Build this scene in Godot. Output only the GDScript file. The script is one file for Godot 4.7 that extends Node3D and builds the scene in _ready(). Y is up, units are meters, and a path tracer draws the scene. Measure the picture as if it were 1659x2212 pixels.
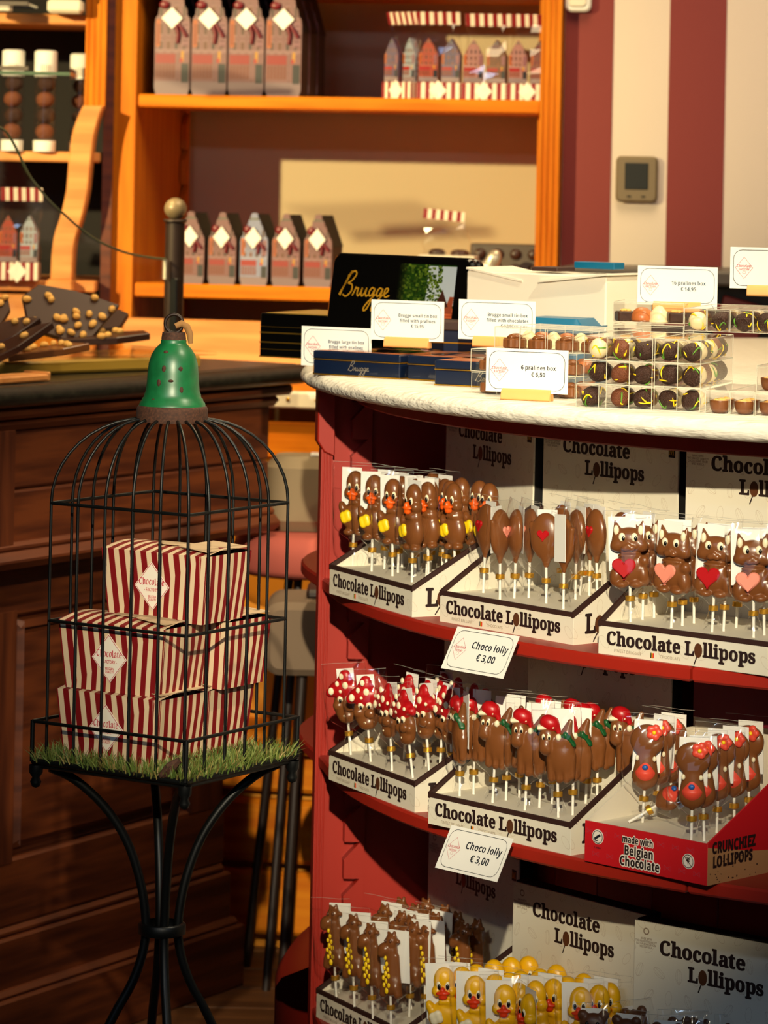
extends Node3D
# A chocolate shop corner: a round red display of lollipops, a bird cage with gift boxes, a wooden counter and pine shelving.

const F := 7400.0        # focal length in pixels of the 1659 x 2212 frame
const CX := 829.5
const CY := 352.0        # eye level in the frame
const ROLL := 0.020
const EYE := 1.48
var M := {}
var names := {}
var texts := {}
var rng := RandomNumberGenerator.new()


# ---------------------------------------------------------------- measuring
func uv(x: float, y: float) -> Vector2:
	return Vector2((x - CX) + (y - CY) * ROLL, (y - CY) - (x - CX) * ROLL)

func at(x: float, y: float, d: float) -> Vector3:          # the point seen there, d metres in front of the lens
	var k := uv(x, y)
	return Vector3(k.x * d / F, EYE - k.y * d / F, -d)

func on(x: float, y: float, level: float) -> Vector3:      # the point seen there on a horizontal level
	return at(x, y, (EYE - level) * F / uv(x, y).y)


# ---------------------------------------------------------------- mesh building
class Mb:
	var v := PackedVector3Array()
	var t := PackedVector2Array()
	var i := PackedInt32Array()
	var c := PackedColorArray()
	var tint := Color.WHITE
	var tinted := false
	var xf := Transform3D()

	func p(a: Vector3, q := Vector2.ZERO) -> int:
		v.append(xf * a)
		t.append(q)
		c.append(tint)
		return v.size() - 1

	func tri(a: int, b: int, d: int) -> void:
		i.append(a)
		i.append(b)
		i.append(d)

	func quad(a: Vector3, b: Vector3, d: Vector3, e: Vector3) -> Mb:   # counter-clockwise from outside
		var k := p(a, Vector2(0, 1))
		p(b, Vector2(1, 1))
		p(d, Vector2(1, 0))
		p(e, Vector2(0, 0))
		tri(k, k + 1, k + 2)
		tri(k, k + 2, k + 3)
		return self

	func face(pts: Array, out: Vector3) -> void:
		var n: Vector3 = (pts[1] - pts[0]).cross(pts[2] - pts[0])
		if n.dot(out) < 0.0:
			pts.reverse()
		if pts.size() == 4:
			quad(pts[0], pts[1], pts[2], pts[3])
		else:
			var k := p(pts[0])
			p(pts[1])
			p(pts[2])
			tri(k, k + 1, k + 2)

	func box(m: Vector3, s: Vector3, b := 0.0) -> Mb:
		var h := s * 0.5
		var g := func(sx: float, sy: float, sz: float, k: int) -> Vector3:
			return m + Vector3(sx * (h.x - (0.0 if k == 0 else b)), sy * (h.y - (0.0 if k == 1 else b)), sz * (h.z - (0.0 if k == 2 else b)))
		for k in 3:
			for s1 in [-1.0, 1.0]:
				var pts := []
				for q in [[-1.0, -1.0], [1.0, -1.0], [1.0, 1.0], [-1.0, 1.0]]:
					var e := [0.0, 0.0, 0.0]
					e[k] = s1
					if k == 0:
						e[2] = -q[0] * s1
						e[1] = q[1]
					elif k == 1:
						e[0] = q[0]
						e[2] = -q[1] * s1
					else:
						e[0] = q[0] * s1
						e[1] = q[1]
					pts.append(g.call(e[0], e[1], e[2], k))
				quad(pts[0], pts[1], pts[2], pts[3])
		if b > 0.0:
			for k in 3:
				var u := (k + 1) % 3
				var w := (k + 2) % 3
				for s1 in [-1.0, 1.0]:
					for s2 in [-1.0, 1.0]:
						var e := [0.0, 0.0, 0.0]
						e[k] = s1
						e[u] = s2
						var f := e.duplicate()
						e[w] = -1.0
						f[w] = 1.0
						var o := Vector3.ZERO
						o[k] = s1
						o[u] = s2
						face([g.call(e[0], e[1], e[2], k), g.call(f[0], f[1], f[2], k), g.call(f[0], f[1], f[2], u), g.call(e[0], e[1], e[2], u)], o)
			for sx in [-1.0, 1.0]:
				for sy in [-1.0, 1.0]:
					for sz in [-1.0, 1.0]:
						face([g.call(sx, sy, sz, 0), g.call(sx, sy, sz, 1), g.call(sx, sy, sz, 2)], Vector3(sx, sy, sz))
		return self

	func tube(pts: Array, r, n := 8, caps := true) -> Mb:
		var rings := []
		var up := Vector3.UP
		var last := Vector3.ZERO
		for j in pts.size():
			var d: Vector3 = (pts[mini(j + 1, pts.size() - 1)] - pts[maxi(j - 1, 0)]).normalized()
			if j == 0:
				up = d.cross(Vector3.RIGHT if absf(d.x) < 0.8 else Vector3.FORWARD).normalized()
			else:
				up = (up - d * up.dot(d)).normalized()
			last = d
			var side := d.cross(up)
			var rr: float = r[j] if r is Array else r
			var k := v.size()
			for s in n:
				var a := TAU * s / n
				p(pts[j] + (up * cos(a) + side * sin(a)) * rr, Vector2(float(s) / n, j))
			rings.append(k)
		for j in rings.size() - 1:
			for s in n:
				var a: int = rings[j] + s
				var b: int = rings[j] + (s + 1) % n
				var e: int = rings[j + 1] + (s + 1) % n
				var f: int = rings[j + 1] + s
				tri(a, b, e)
				tri(a, e, f)
		if caps:
			for q in [0, pts.size() - 1]:
				var k := v.size()
				for s in n:
					p(xf.affine_inverse() * v[rings[q] + s])
				for s in range(1, n - 1):
					if q == 0:
						tri(k, k + s + 1, k + s)
					else:
						tri(k, k + s, k + s + 1)
		return self

	func lathe(prof: Array, n := 24, a0 := 0.0, a1 := TAU, closed := true) -> Mb:    # profile of (radius, height), upwards along the outside
		var rows := []
		var m := n if closed else n + 1
		for j in prof.size():
			rows.append(v.size())
			for s in m:
				var a := a0 + (a1 - a0) * s / n
				p(Vector3(prof[j].x * cos(a), prof[j].y, prof[j].x * sin(a)), Vector2(float(s) / n, 1.0 - float(j) / (prof.size() - 1)))
		for j in prof.size() - 1:
			if prof[j].is_equal_approx(prof[j + 1]):
				continue
			for s in n:
				var a: int = rows[j] + s
				var b: int = rows[j] + (s + 1) % m
				var e: int = rows[j + 1] + (s + 1) % m
				var f: int = rows[j + 1] + s
				tri(b, a, f)
				tri(b, f, e)
		return self

	func ell(o: Vector3, r: Vector3, nu := 12, nv := 8, turn := Basis()) -> Mb:
		var keep := xf
		xf = xf * Transform3D(turn, o) * Transform3D(Basis.from_scale(r), Vector3.ZERO)
		var prof := []
		for j in nv + 1:
			var a := -PI / 2 + PI * j / nv
			prof.append(Vector2(maxf(cos(a), 0.0), sin(a)))
		lathe(prof, nu)
		xf = keep
		return self

	func prism(poly: PackedVector2Array, z0: float, z1: float, bev := 0.0, smooth := false) -> Mb:   # an outline in x, y given depth along z
		var q := poly.duplicate()
		var area := 0.0
		for k in q.size():
			area += q[k].cross(q[(k + 1) % q.size()])
		if area < 0.0:
			q.reverse()
		var n := q.size()
		var lo := q[0]
		var hi := q[0]
		for a in q:
			lo = lo.min(a)
			hi = hi.max(a)
		var size := hi - lo
		var inner := PackedVector2Array()
		for k in n:
			var d0 := (q[k] - q[(k + n - 1) % n]).normalized()
			var d1 := (q[(k + 1) % n] - q[k]).normalized()
			var nn := (Vector2(-d0.y, d0.x) + Vector2(-d1.y, d1.x)).normalized()
			inner.append(q[k] + nn * bev)
		var idx := Geometry2D.triangulate_polygon(inner)
		for side in 2:
			var k0 := v.size()
			for a in inner:
				p(Vector3(a.x, a.y, z1 if side == 0 else z0), Vector2((a.x - lo.x) / size.x, 1.0 - (a.y - lo.y) / size.y))
			for k in range(0, idx.size(), 3):
				var a := idx[k]
				var b := idx[k + 1]
				var e := idx[k + 2]
				var ccw := (inner[b] - inner[a]).cross(inner[e] - inner[a]) > 0.0
				if ccw == (side == 0):
					tri(k0 + a, k0 + b, k0 + e)
				else:
					tri(k0 + a, k0 + e, k0 + b)
		var bands := [[q, z0 + bev, q, z1 - bev]]
		if bev > 0.0:
			bands.append([q, z1 - bev, inner, z1])
			bands.append([inner, z0, q, z0 + bev])
		for b in bands:
			if smooth:
				var k0 := v.size()
				for k in n:
					p(Vector3(b[0][k].x, b[0][k].y, b[1]))
					p(Vector3(b[2][k].x, b[2][k].y, b[3]))
				for k in n:
					var a := k0 + 2 * k
					var e := k0 + 2 * ((k + 1) % n)
					tri(a, e, e + 1)
					tri(a, e + 1, a + 1)
			else:
				for k in n:
					var e := (k + 1) % n
					quad(Vector3(b[0][k].x, b[0][k].y, b[1]), Vector3(b[0][e].x, b[0][e].y, b[1]), Vector3(b[2][e].x, b[2][e].y, b[3]), Vector3(b[2][k].x, b[2][k].y, b[3]))
		return self

	func plan(poly: PackedVector2Array, y0: float, y1: float, bev := 0.0) -> Mb:       # an outline in x, z given height
		var keep := xf
		xf = xf * Transform3D(Basis(Vector3(1, 0, 0), Vector3(0, 0, -1), Vector3(0, 1, 0)), Vector3.ZERO)
		var q := PackedVector2Array()
		for a in poly:
			q.append(Vector2(a.x, -a.y))
		prism(q, y0, y1, bev)
		xf = keep
		return self

	func stroke(pts: Array, w: float, closed := false, z := 0.0) -> Mb:               # a flat printed line facing +z
		var n := pts.size()
		var k0 := v.size()
		for k in n:
			var a: Vector2 = pts[(k + n - 1) % n] if closed or k > 0 else pts[0]
			var b: Vector2 = pts[(k + 1) % n] if closed or k < n - 1 else pts[n - 1]
			var d := (b - a).normalized()
			var nn := Vector2(-d.y, d.x) * w * 0.5
			p(Vector3(pts[k].x + nn.x, pts[k].y + nn.y, z))
			p(Vector3(pts[k].x - nn.x, pts[k].y - nn.y, z))
		for k in (n if closed else n - 1):
			var a := k0 + 2 * k
			var b := k0 + 2 * ((k + 1) % n)
			tri(a + 1, b + 1, b)
			tri(a + 1, b, a)
		return self

	# a smooth body from ellipsoids [0, x, y, z, rx, ry, rz, turn] and capsules [1, x0, y0, x1, y1, r0, r1, flatness] in millimetres
	func blob(prims: Array, h: float, k: float, z_cut: float, unit := 0.001) -> Mb:
		var lo := Vector3(1e9, 1e9, 1e9)
		var hi := -lo
		for q in prims:
			if q[0] == 0:
				var r := maxf(q[4], q[5])
				lo = lo.min(Vector3(q[1] - r, q[2] - r, q[3] - q[6]))
				hi = hi.max(Vector3(q[1] + r, q[2] + r, q[3] + q[6]))
			else:
				var r := maxf(q[5], q[6])
				lo = lo.min(Vector3(minf(q[1], q[3]) - r, minf(q[2], q[4]) - r, -r / q[7]))
				hi = hi.max(Vector3(maxf(q[1], q[3]) + r, maxf(q[2], q[4]) + r, r / q[7]))
		lo.z = maxf(lo.z, z_cut)
		lo -= Vector3.ONE * h * 2.0
		hi += Vector3.ONE * h * 2.0
		var nx := int((hi.x - lo.x) / h) + 1
		var ny := int((hi.y - lo.y) / h) + 1
		var nz := int((hi.z - lo.z) / h) + 1
		var val := PackedFloat32Array()
		val.resize(nx * ny * nz)
		val.fill(1e3)
		for q in prims:
			var rr: float = (maxf(q[4], q[5]) if q[0] == 0 else maxf(q[5], q[6])) + k + h
			var x0: float = q[1] - rr
			var x1: float = q[1] + rr
			var y0: float = q[2] - rr
			var y1: float = q[2] + rr
			if q[0] == 1:
				x0 = minf(q[1], q[3]) - rr
				x1 = maxf(q[1], q[3]) + rr
				y0 = minf(q[2], q[4]) - rr
				y1 = maxf(q[2], q[4]) + rr
			var ca: float = cos(q[7])
			var sa: float = sin(q[7])
			for iy in range(maxi(0, int((y0 - lo.y) / h)), mini(ny, int((y1 - lo.y) / h) + 2)):
				for ix in range(maxi(0, int((x0 - lo.x) / h)), mini(nx, int((x1 - lo.x) / h) + 2)):
					var x := lo.x + ix * h
					var y := lo.y + iy * h
					var px := 0.0
					var py := 0.0
					var r := 0.0
					if q[0] == 0:
						var ax: float = x - q[1]
						var ay: float = y - q[2]
						px = (ax * ca + ay * sa) / q[4]
						py = (ay * ca - ax * sa) / q[5]
					else:
						var bx: float = q[3] - q[1]
						var by: float = q[4] - q[2]
						var s := clampf(((x - q[1]) * bx + (y - q[2]) * by) / (bx * bx + by * by), 0.0, 1.0)
						px = x - q[1] - bx * s
						py = y - q[2] - by * s
						r = lerpf(q[5], q[6], s)
					for iz in nz:
						var z := lo.z + iz * h
						var d := 0.0
						if q[0] == 0:
							var pz: float = (z - q[3]) / q[6]
							var a := sqrt(px * px + py * py + pz * pz)
							var gx: float = px / q[4]
							var gy: float = py / q[5]
							var gz: float = pz / q[6]
							var g := sqrt(gx * gx + gy * gy + gz * gz)
							d = a * (a - 1.0) / maxf(g, 1e-6) if a > 1e-4 else -minf(q[4], minf(q[5], q[6]))
						else:
							var pz: float = z * q[7]
							d = sqrt(px * px + py * py + pz * pz) - r
						var at := (iz * ny + iy) * nx + ix
						var b := val[at]
						var m := maxf(k - absf(b - d), 0.0) / k
						val[at] = minf(b, d) - m * m * k * 0.25
		for iz in nz:
			var z := lo.z + iz * h
			for j in nx * ny:
				val[iz * nx * ny + j] = maxf(val[iz * nx * ny + j], z_cut - z)
		var cell := {}
		var sx := [0, 1, 0, 1, 0, 1, 0, 1]
		var sy := [0, 0, 1, 1, 0, 0, 1, 1]
		var sz := [0, 0, 0, 0, 1, 1, 1, 1]
		var edges := [[0, 1], [2, 3], [4, 5], [6, 7], [0, 2], [1, 3], [4, 6], [5, 7], [0, 4], [1, 5], [2, 6], [3, 7]]
		for iz in nz - 1:
			for iy in ny - 1:
				for ix in nx - 1:
					var base := (iz * ny + iy) * nx + ix
					var inside := 0
					for e in 8:
						if val[base + sx[e] + sy[e] * nx + sz[e] * nx * ny] < 0.0:
							inside += 1
					if inside == 0 or inside == 8:
						continue
					var sum := Vector3.ZERO
					var cnt := 0
					for e in edges:
						var a := val[base + sx[e[0]] + sy[e[0]] * nx + sz[e[0]] * nx * ny]
						var b := val[base + sx[e[1]] + sy[e[1]] * nx + sz[e[1]] * nx * ny]
						if (a < 0.0) != (b < 0.0):
							var f := a / (a - b)
							sum += Vector3(lerpf(sx[e[0]], sx[e[1]], f), lerpf(sy[e[0]], sy[e[1]], f), lerpf(sz[e[0]], sz[e[1]], f))
							cnt += 1
					cell[base] = p((lo + (Vector3(ix, iy, iz) + sum / cnt) * h) * unit)
		var step := [1, nx, nx * ny]
		for base in cell:
			for k2 in 3:
				var u: int = step[(k2 + 1) % 3]
				var w: int = step[(k2 + 2) % 3]
				var a: float = val[base]
				var b: float = val[base + step[k2]]
				if (a < 0.0) == (b < 0.0):
					continue
				if not (cell.has(base - u) and cell.has(base - w) and cell.has(base - u - w)):
					continue
				var q0: int = cell[base]
				var q1: int = cell[base - u]
				var q2: int = cell[base - u - w]
				var q3: int = cell[base - w]
				if a < 0.0:
					tri(q0, q1, q2)
					tri(q0, q2, q3)
				else:
					tri(q0, q2, q1)
					tri(q0, q3, q2)
		return self

	func done(flat := false) -> ArrayMesh:
		if flat:
			var v2 := PackedVector3Array()
			var t2 := PackedVector2Array()
			var c2 := PackedColorArray()
			for k in i:
				v2.append(v[k])
				t2.append(t[k])
				c2.append(c[k])
			v = v2
			t = t2
			c = c2
			i = PackedInt32Array(range(v.size()))
		var nrm := PackedVector3Array()
		nrm.resize(v.size())
		for k in range(0, i.size(), 3):
			var n := (v[i[k + 1]] - v[i[k]]).cross(v[i[k + 2]] - v[i[k]])
			nrm[i[k]] += n
			nrm[i[k + 1]] += n
			nrm[i[k + 2]] += n
		for k in nrm.size():
			nrm[k] = nrm[k].normalized() if nrm[k].length_squared() > 0.0 else Vector3.UP
		var idx := i.duplicate()
		for k in range(0, idx.size(), 3):
			idx[k + 1] = i[k + 2]
			idx[k + 2] = i[k + 1]
		var arr := []
		arr.resize(Mesh.ARRAY_MAX)
		arr[Mesh.ARRAY_VERTEX] = v
		arr[Mesh.ARRAY_NORMAL] = nrm
		arr[Mesh.ARRAY_TEX_UV] = t
		if tinted:
			arr[Mesh.ARRAY_COLOR] = c
		arr[Mesh.ARRAY_INDEX] = idx
		var m := ArrayMesh.new()
		m.add_surface_from_arrays(Mesh.PRIMITIVE_TRIANGLES, arr)
		return m


func mb(xf := Transform3D()) -> Mb:
	var b := Mb.new()
	b.xf = xf
	return b

func turned(y: float, o := Vector3.ZERO) -> Transform3D:
	return Transform3D(Basis(Vector3.UP, y), o)


# ---------------------------------------------------------------- things, parts, setting
func numbered(called: String) -> String:
	var n: int = names.get(called, 0)
	names[called] = n + 1
	return called if n == 0 else "%s_%03d" % [called, n]

func tag(o: Node3D, label: String, category: String, group := "", kind := "") -> Node3D:
	o.set_meta("label", label)
	o.set_meta("category", category)
	if group != "":
		o.set_meta("group", group)
	if kind != "":
		o.set_meta("kind", kind)
	return o

func thing(called: String, label: String, category: String, where := Vector3.ZERO, turn := 0.0, group := "") -> Node3D:
	var o := Node3D.new()
	o.name = numbered(called)
	add_child(o)
	o.position = where
	o.rotation.y = turn
	return tag(o, label, category, group)

func part(called: String, mesh, material: Material, parent: Node3D, where := Vector3.ZERO, flat := false) -> MeshInstance3D:
	var o := MeshInstance3D.new()
	o.name = numbered(called) if parent == self else called
	o.mesh = mesh.done(flat) if mesh is Mb else mesh
	o.material_override = material
	o.position = where
	parent.add_child(o, true)
	return o

func struct(called: String, mesh, material: Material) -> MeshInstance3D:
	var o := part(called, mesh, material, self)
	o.set_meta("kind", "structure")
	return o

func copy(o: Node3D, label: String, where: Vector3, turn: float, group := "") -> Node3D:
	var r := o.duplicate() as Node3D
	r.name = numbered(String(o.name).rstrip("0123456789").trim_suffix("_"))
	add_child(r)
	r.position = where
	r.rotation = Vector3(0, turn, 0)
	r.set_meta("label", label)
	if group != "":
		r.set_meta("group", group)
	return r

func words(called: String, s: String, high: float, material: Material, parent: Node3D, where: Vector3, squeeze := 1.0, face := "sans", lean := 0.0, fat := 0.0, align := HORIZONTAL_ALIGNMENT_CENTER) -> MeshInstance3D:
	# printed lettering; high is the height of a capital letter, fat thickens the strokes by that share of it (negative: regular weight)
	var key := "%s|%s|%.5f|%.2f|%.3f|%d" % [s, face, high, lean, fat, align]
	if not texts.has(key):
		var sf := SystemFont.new()
		sf.font_names = PackedStringArray(["Droid Serif" if face == "serif" else "Droid Sans"])
		sf.font_weight = 700 if fat >= 0.0 else 400
		var fv := FontVariation.new()
		fv.base_font = sf
		if lean != 0.0:
			fv.variation_transform = Transform2D(Vector2(1, 0), Vector2(lean, 1), Vector2.ZERO)
		var tm := TextMesh.new()
		tm.text = s
		tm.font = fv
		tm.font_size = 40
		tm.pixel_size = high / (0.714 * 40.0)
		tm.depth = 0.0
		tm.curve_step = 1.5 if high > 0.005 else 4.0
		tm.horizontal_alignment = align
		tm.vertical_alignment = VERTICAL_ALIGNMENT_CENTER
		if fat > 0.0:
			var st := SurfaceTool.new()
			for k in 9:
				var o2 := Vector3.ZERO if k == 8 else Vector3(cos(TAU * k / 8), sin(TAU * k / 8), 0) * fat * high
				st.append_from(tm, 0, Transform3D(Basis(), o2 + Vector3(0, 0, 0.000004 * k)))
			texts[key] = st.commit()
		else:
			texts[key] = tm
	var o := part(called, texts[key], material, parent, where)
	o.scale.x = squeeze
	return o

func arc(o: Vector2, r: float, a0: float, a1: float, n: int) -> PackedVector2Array:
	var q := PackedVector2Array()
	for k in n + 1:
		var a := a0 + (a1 - a0) * k / n
		q.append(o + Vector2(cos(a), sin(a)) * r)
	return q

func round_rect(w: float, h: float, r: float, n := 5) -> PackedVector2Array:
	var q := PackedVector2Array()
	q.append_array(arc(Vector2(w / 2 - r, h / 2 - r), r, 0, PI / 2, n))
	q.append_array(arc(Vector2(-w / 2 + r, h / 2 - r), r, PI / 2, PI, n))
	q.append_array(arc(Vector2(-w / 2 + r, -h / 2 + r), r, PI, PI * 1.5, n))
	q.append_array(arc(Vector2(w / 2 - r, -h / 2 + r), r, PI * 1.5, TAU, n))
	return q

func bezier(pts: Array, n := 8) -> Array:                  # a smooth line through points (Vector2)
	var out := []
	for k in pts.size() - 1:
		var a: Vector2 = pts[maxi(k - 1, 0)]
		var b: Vector2 = pts[k]
		var c: Vector2 = pts[k + 1]
		var d: Vector2 = pts[mini(k + 2, pts.size() - 1)]
		for s in n:
			out.append(b.cubic_interpolate(c, a, d, float(s) / n))
	out.append(pts[-1])
	return out


# ---------------------------------------------------------------- materials
func mat(called: String, color: Color, rough := 0.6, metal := 0.0) -> StandardMaterial3D:
	var m := StandardMaterial3D.new()
	m.resource_name = called
	m.albedo_color = color
	m.roughness = rough
	m.metallic = metal
	M[called] = m
	return m

func noise_tex(a: Color, b: Color, freq: float, s: int, octaves := 4, c = null) -> NoiseTexture2D:
	var n := FastNoiseLite.new()
	n.seed = s
	n.frequency = freq
	n.fractal_octaves = octaves
	var g := Gradient.new()
	g.set_color(0, a)
	g.set_color(1, b)
	g.set_offset(0, 0.2)
	g.set_offset(1, 0.8)
	if c != null:
		g.add_point(0.5, c)
	var x := NoiseTexture2D.new()
	x.width = 256
	x.height = 256
	x.seamless = true
	x.noise = n
	x.color_ramp = g
	return x

func textured(called: String, tex: Texture2D, rough: float, scale: Vector3, world := true) -> StandardMaterial3D:
	var m := mat(called, Color.WHITE, rough)
	m.albedo_texture = tex
	m.uv1_triplanar = true
	m.uv1_world_triplanar = world
	m.uv1_scale = scale
	return m

func relief(m: StandardMaterial3D, freq: float, cm: float, s: int, octaves := 4) -> void:
	m.heightmap_enabled = true
	m.heightmap_texture = noise_tex(Color.BLACK, Color.WHITE, freq, s, octaves)
	m.heightmap_scale = cm

func pane(called: String, color: Color, alpha: float, rough := 0.05) -> StandardMaterial3D:
	var m := mat(called, Color(color, alpha), rough)
	m.transparency = BaseMaterial3D.TRANSPARENCY_ALPHA
	m.cull_mode = BaseMaterial3D.CULL_DISABLED
	return m

func printed(called: String, im: Image, rough := 0.5) -> StandardMaterial3D:
	var m := mat(called, Color.WHITE, rough)
	m.albedo_texture = ImageTexture.create_from_image(im)
	return m

func materials() -> void:
	textured("pine", noise_tex(Color(0.74, 0.38, 0.03), Color(0.83, 0.49, 0.08), 0.012, 3, 5), 0.65, Vector3(9, 0.7, 9))
	textured("pine_across", noise_tex(Color(0.78, 0.40, 0.02), Color(0.87, 0.51, 0.07), 0.012, 4, 5), 0.65, Vector3(0.7, 9, 9))
	textured("pale_pine", noise_tex(Color(0.80, 0.50, 0.24), Color(0.90, 0.62, 0.34), 0.012, 8, 5), 0.6, Vector3(0.7, 9, 9))
	M.pine.metallic_specular = 0.3
	M.pine_across.metallic_specular = 0.3
	textured("counter_wood", noise_tex(Color(0.30, 0.13, 0.06), Color(0.47, 0.23, 0.10), 0.012, 5, 5), 0.5, Vector3(0.8, 10, 0.8), false)
	textured("counter_panel", noise_tex(Color(0.30, 0.13, 0.06), Color(0.45, 0.22, 0.10), 0.012, 6, 5), 0.5, Vector3(10, 0.8, 10), false)
	textured("stone", noise_tex(Color(0.10, 0.10, 0.08), Color(0.20, 0.19, 0.15), 0.05, 7, 5), 0.3, Vector3(4, 4, 4))
	mat("wall_cream", Color(0.855, 0.785, 0.72), 0.85)
	mat("wall_maroon", Color(0.49, 0.15, 0.115), 0.55)
	mat("backing", Color(0.78, 0.70, 0.56), 0.8)
	mat("ochre_paint", Color(0.82, 0.52, 0.07), 0.7)
	mat("dark_room", Color(0.16, 0.11, 0.08), 0.8)  # unseen walls and ceiling, kept dark to cut bounced light
	mat("dark_recess", Color(0.10, 0.08, 0.06), 0.8)
	textured("floor_wood", noise_tex(Color(0.34, 0.20, 0.10), Color(0.46, 0.29, 0.15), 0.012, 11, 5), 0.5, Vector3(0.8, 8, 8))
	mat("ceiling_white", Color(0.80, 0.76, 0.70), 0.9)
	mat("red_paint", Color(0.64, 0.135, 0.075), 0.45)
	var white := textured("white_paint", noise_tex(Color(0.90, 0.87, 0.80), Color(0.94, 0.91, 0.85), 0.03, 14), 0.5, Vector3(5, 26, 12))
	relief(white, 0.015, 0.22, 15, 4)
	mat("chocolate", Color(0.47, 0.275, 0.135), 0.28)
	mat("chocolate_dull", Color(0.35, 0.20, 0.11), 0.42)
	mat("dark_chocolate", Color(0.235, 0.13, 0.085), 0.38)
	relief(textured("truffle_dark", noise_tex(Color(0.20, 0.11, 0.07), Color(0.30, 0.17, 0.11), 0.06, 16), 0.5, Vector3(40, 40, 40), false), 0.05, 0.16, 17, 4)
	relief(textured("truffle_milk", noise_tex(Color(0.42, 0.22, 0.12), Color(0.52, 0.29, 0.17), 0.06, 18), 0.5, Vector3(40, 40, 40), false), 0.05, 0.12, 17, 4)
	mat("white_chocolate", Color(0.93, 0.85, 0.66), 0.4)
	mat("caramel", Color(0.72, 0.40, 0.20), 0.35)
	mat("sugar_yellow", Color(0.97, 0.82, 0.07), 0.4)
	mat("sugar_green", Color(0.35, 0.58, 0.14), 0.4)
	mat("duck_yellow", Color(0.96, 0.72, 0.04), 0.32)
	mat("beak_orange", Color(0.93, 0.36, 0.06), 0.35)
	mat("beak_red", Color(0.88, 0.22, 0.07), 0.35)
	mat("sugar_white", Color(0.95, 0.90, 0.76), 0.4)
	mat("sugar_black", Color(0.04, 0.025, 0.02), 0.3)
	mat("sugar_red", Color(0.70, 0.05, 0.08), 0.35)
	mat("sugar_pink", Color(0.93, 0.56, 0.47), 0.4)
	mat("sugar_coral", Color(0.90, 0.30, 0.22), 0.4)
	mat("sugar_blue", Color(0.14, 0.36, 0.66), 0.4)
	mat("leaf_green", Color(0.07, 0.33, 0.16), 0.4)
	mat("stick_white", Color(0.93, 0.91, 0.86), 0.5)
	mat("ribbon_gold", Color(0.86, 0.64, 0.22), 0.32, 0.75)
	mat("card_white", Color(0.94, 0.93, 0.90), 0.7)
	pane("cellophane", Color.WHITE, 0.0, 0.07)
	pane("clear_plastic", Color.WHITE, 0.0, 0.04)
	pane("glass", Color(0.9, 1.0, 0.95), 0.0, 0.03).metallic_specular = 0.4
	mat("glass_edge", Color(0.30, 0.36, 0.26), 0.2)
	mat("film_edge", Color(0.72, 0.70, 0.66), 0.25)
	mat("plastic_edge", Color(0.80, 0.78, 0.70), 0.2)
	mat("carton_cream", Color(0.90, 0.87, 0.79), 0.65)
	mat("carton_white", Color(0.88, 0.84, 0.76), 0.75)
	mat("carton_brown", Color(0.20, 0.10, 0.075), 0.6)
	mat("carton_black", Color(0.055, 0.045, 0.04), 0.6)
	mat("print_brown", Color(0.14, 0.055, 0.045), 0.6)
	mat("print_soft", Color(0.58, 0.50, 0.42), 0.6)
	mat("print_ink", Color(0.06, 0.08, 0.12), 0.6)
	mat("print_teal", Color(0.09, 0.26, 0.36), 0.6)
	mat("print_red", Color(0.74, 0.20, 0.26), 0.6)
	mat("print_white", Color(0.94, 0.90, 0.84), 0.6)
	mat("flap_cream", Color(0.78, 0.67, 0.53), 0.6)
	mat("print_gold", Color(0.80, 0.58, 0.12), 0.4, 0.3)
	mat("flag_black", Color(0.03, 0.03, 0.03), 0.6)
	mat("flag_yellow", Color(0.95, 0.76, 0.10), 0.6)
	mat("flag_red", Color(0.80, 0.10, 0.08), 0.6)
	mat("iron", Color(0.045, 0.05, 0.05), 0.42, 0.3)
	mat("iron_brown", Color(0.16, 0.10, 0.07), 0.5, 0.3)
	var green := textured("green_enamel", noise_tex(Color(0.06, 0.36, 0.19), Color(0.08, 0.42, 0.23), 0.03, 20), 0.36, Vector3(8, 8, 8), false)
	green.clearcoat_enabled = true
	green.clearcoat = 0.3
	textured("rust", noise_tex(Color(0.20, 0.11, 0.07), Color(0.34, 0.20, 0.12), 0.06, 21), 0.8, Vector3(14, 14, 14), false)
	mat("rope", Color(0.60, 0.43, 0.24), 0.9)
	var grass := mat("grass", Color.WHITE, 0.6)
	grass.vertex_color_use_as_albedo = true
	mat("peg_wood", Color(0.90, 0.66, 0.38), 0.55)
	mat("navy", Color(0.05, 0.10, 0.20), 0.3)
	mat("tin_black", Color(0.025, 0.022, 0.02), 0.16)
	mat("gold", Color(0.86, 0.66, 0.22), 0.28, 0.9)
	mat("teal", Color(0.04, 0.38, 0.52), 0.35)
	mat("bronze_plate", Color(0.50, 0.43, 0.32), 0.4, 0.15)
	mat("screen_dark", Color(0.05, 0.06, 0.055), 0.6)
	mat("pink_fabric", Color(0.74, 0.36, 0.30), 0.85)
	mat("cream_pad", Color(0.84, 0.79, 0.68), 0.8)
	mat("cream_pad_dim", Color(0.58, 0.50, 0.38), 0.85)  # cream darkened, passage shade put into its colour
	mat("grey_pad", Color(0.47, 0.39, 0.31), 0.85)  # pale seat darkened further to stand for shade in the passage
	mat("leg_dark", Color(0.14, 0.08, 0.05), 0.5)
	mat("nut", Color(0.90, 0.68, 0.34), 0.6)
	mat("ribbon_wine", Color(0.42, 0.03, 0.09), 0.4)
	mat("silver_wrap", Color(0.75, 0.70, 0.62), 0.3, 0.6)
	mat("slate", Color(0.34, 0.30, 0.26), 0.4)
	mat("kraft_gold", Color(0.66, 0.52, 0.20), 0.3)
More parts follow.
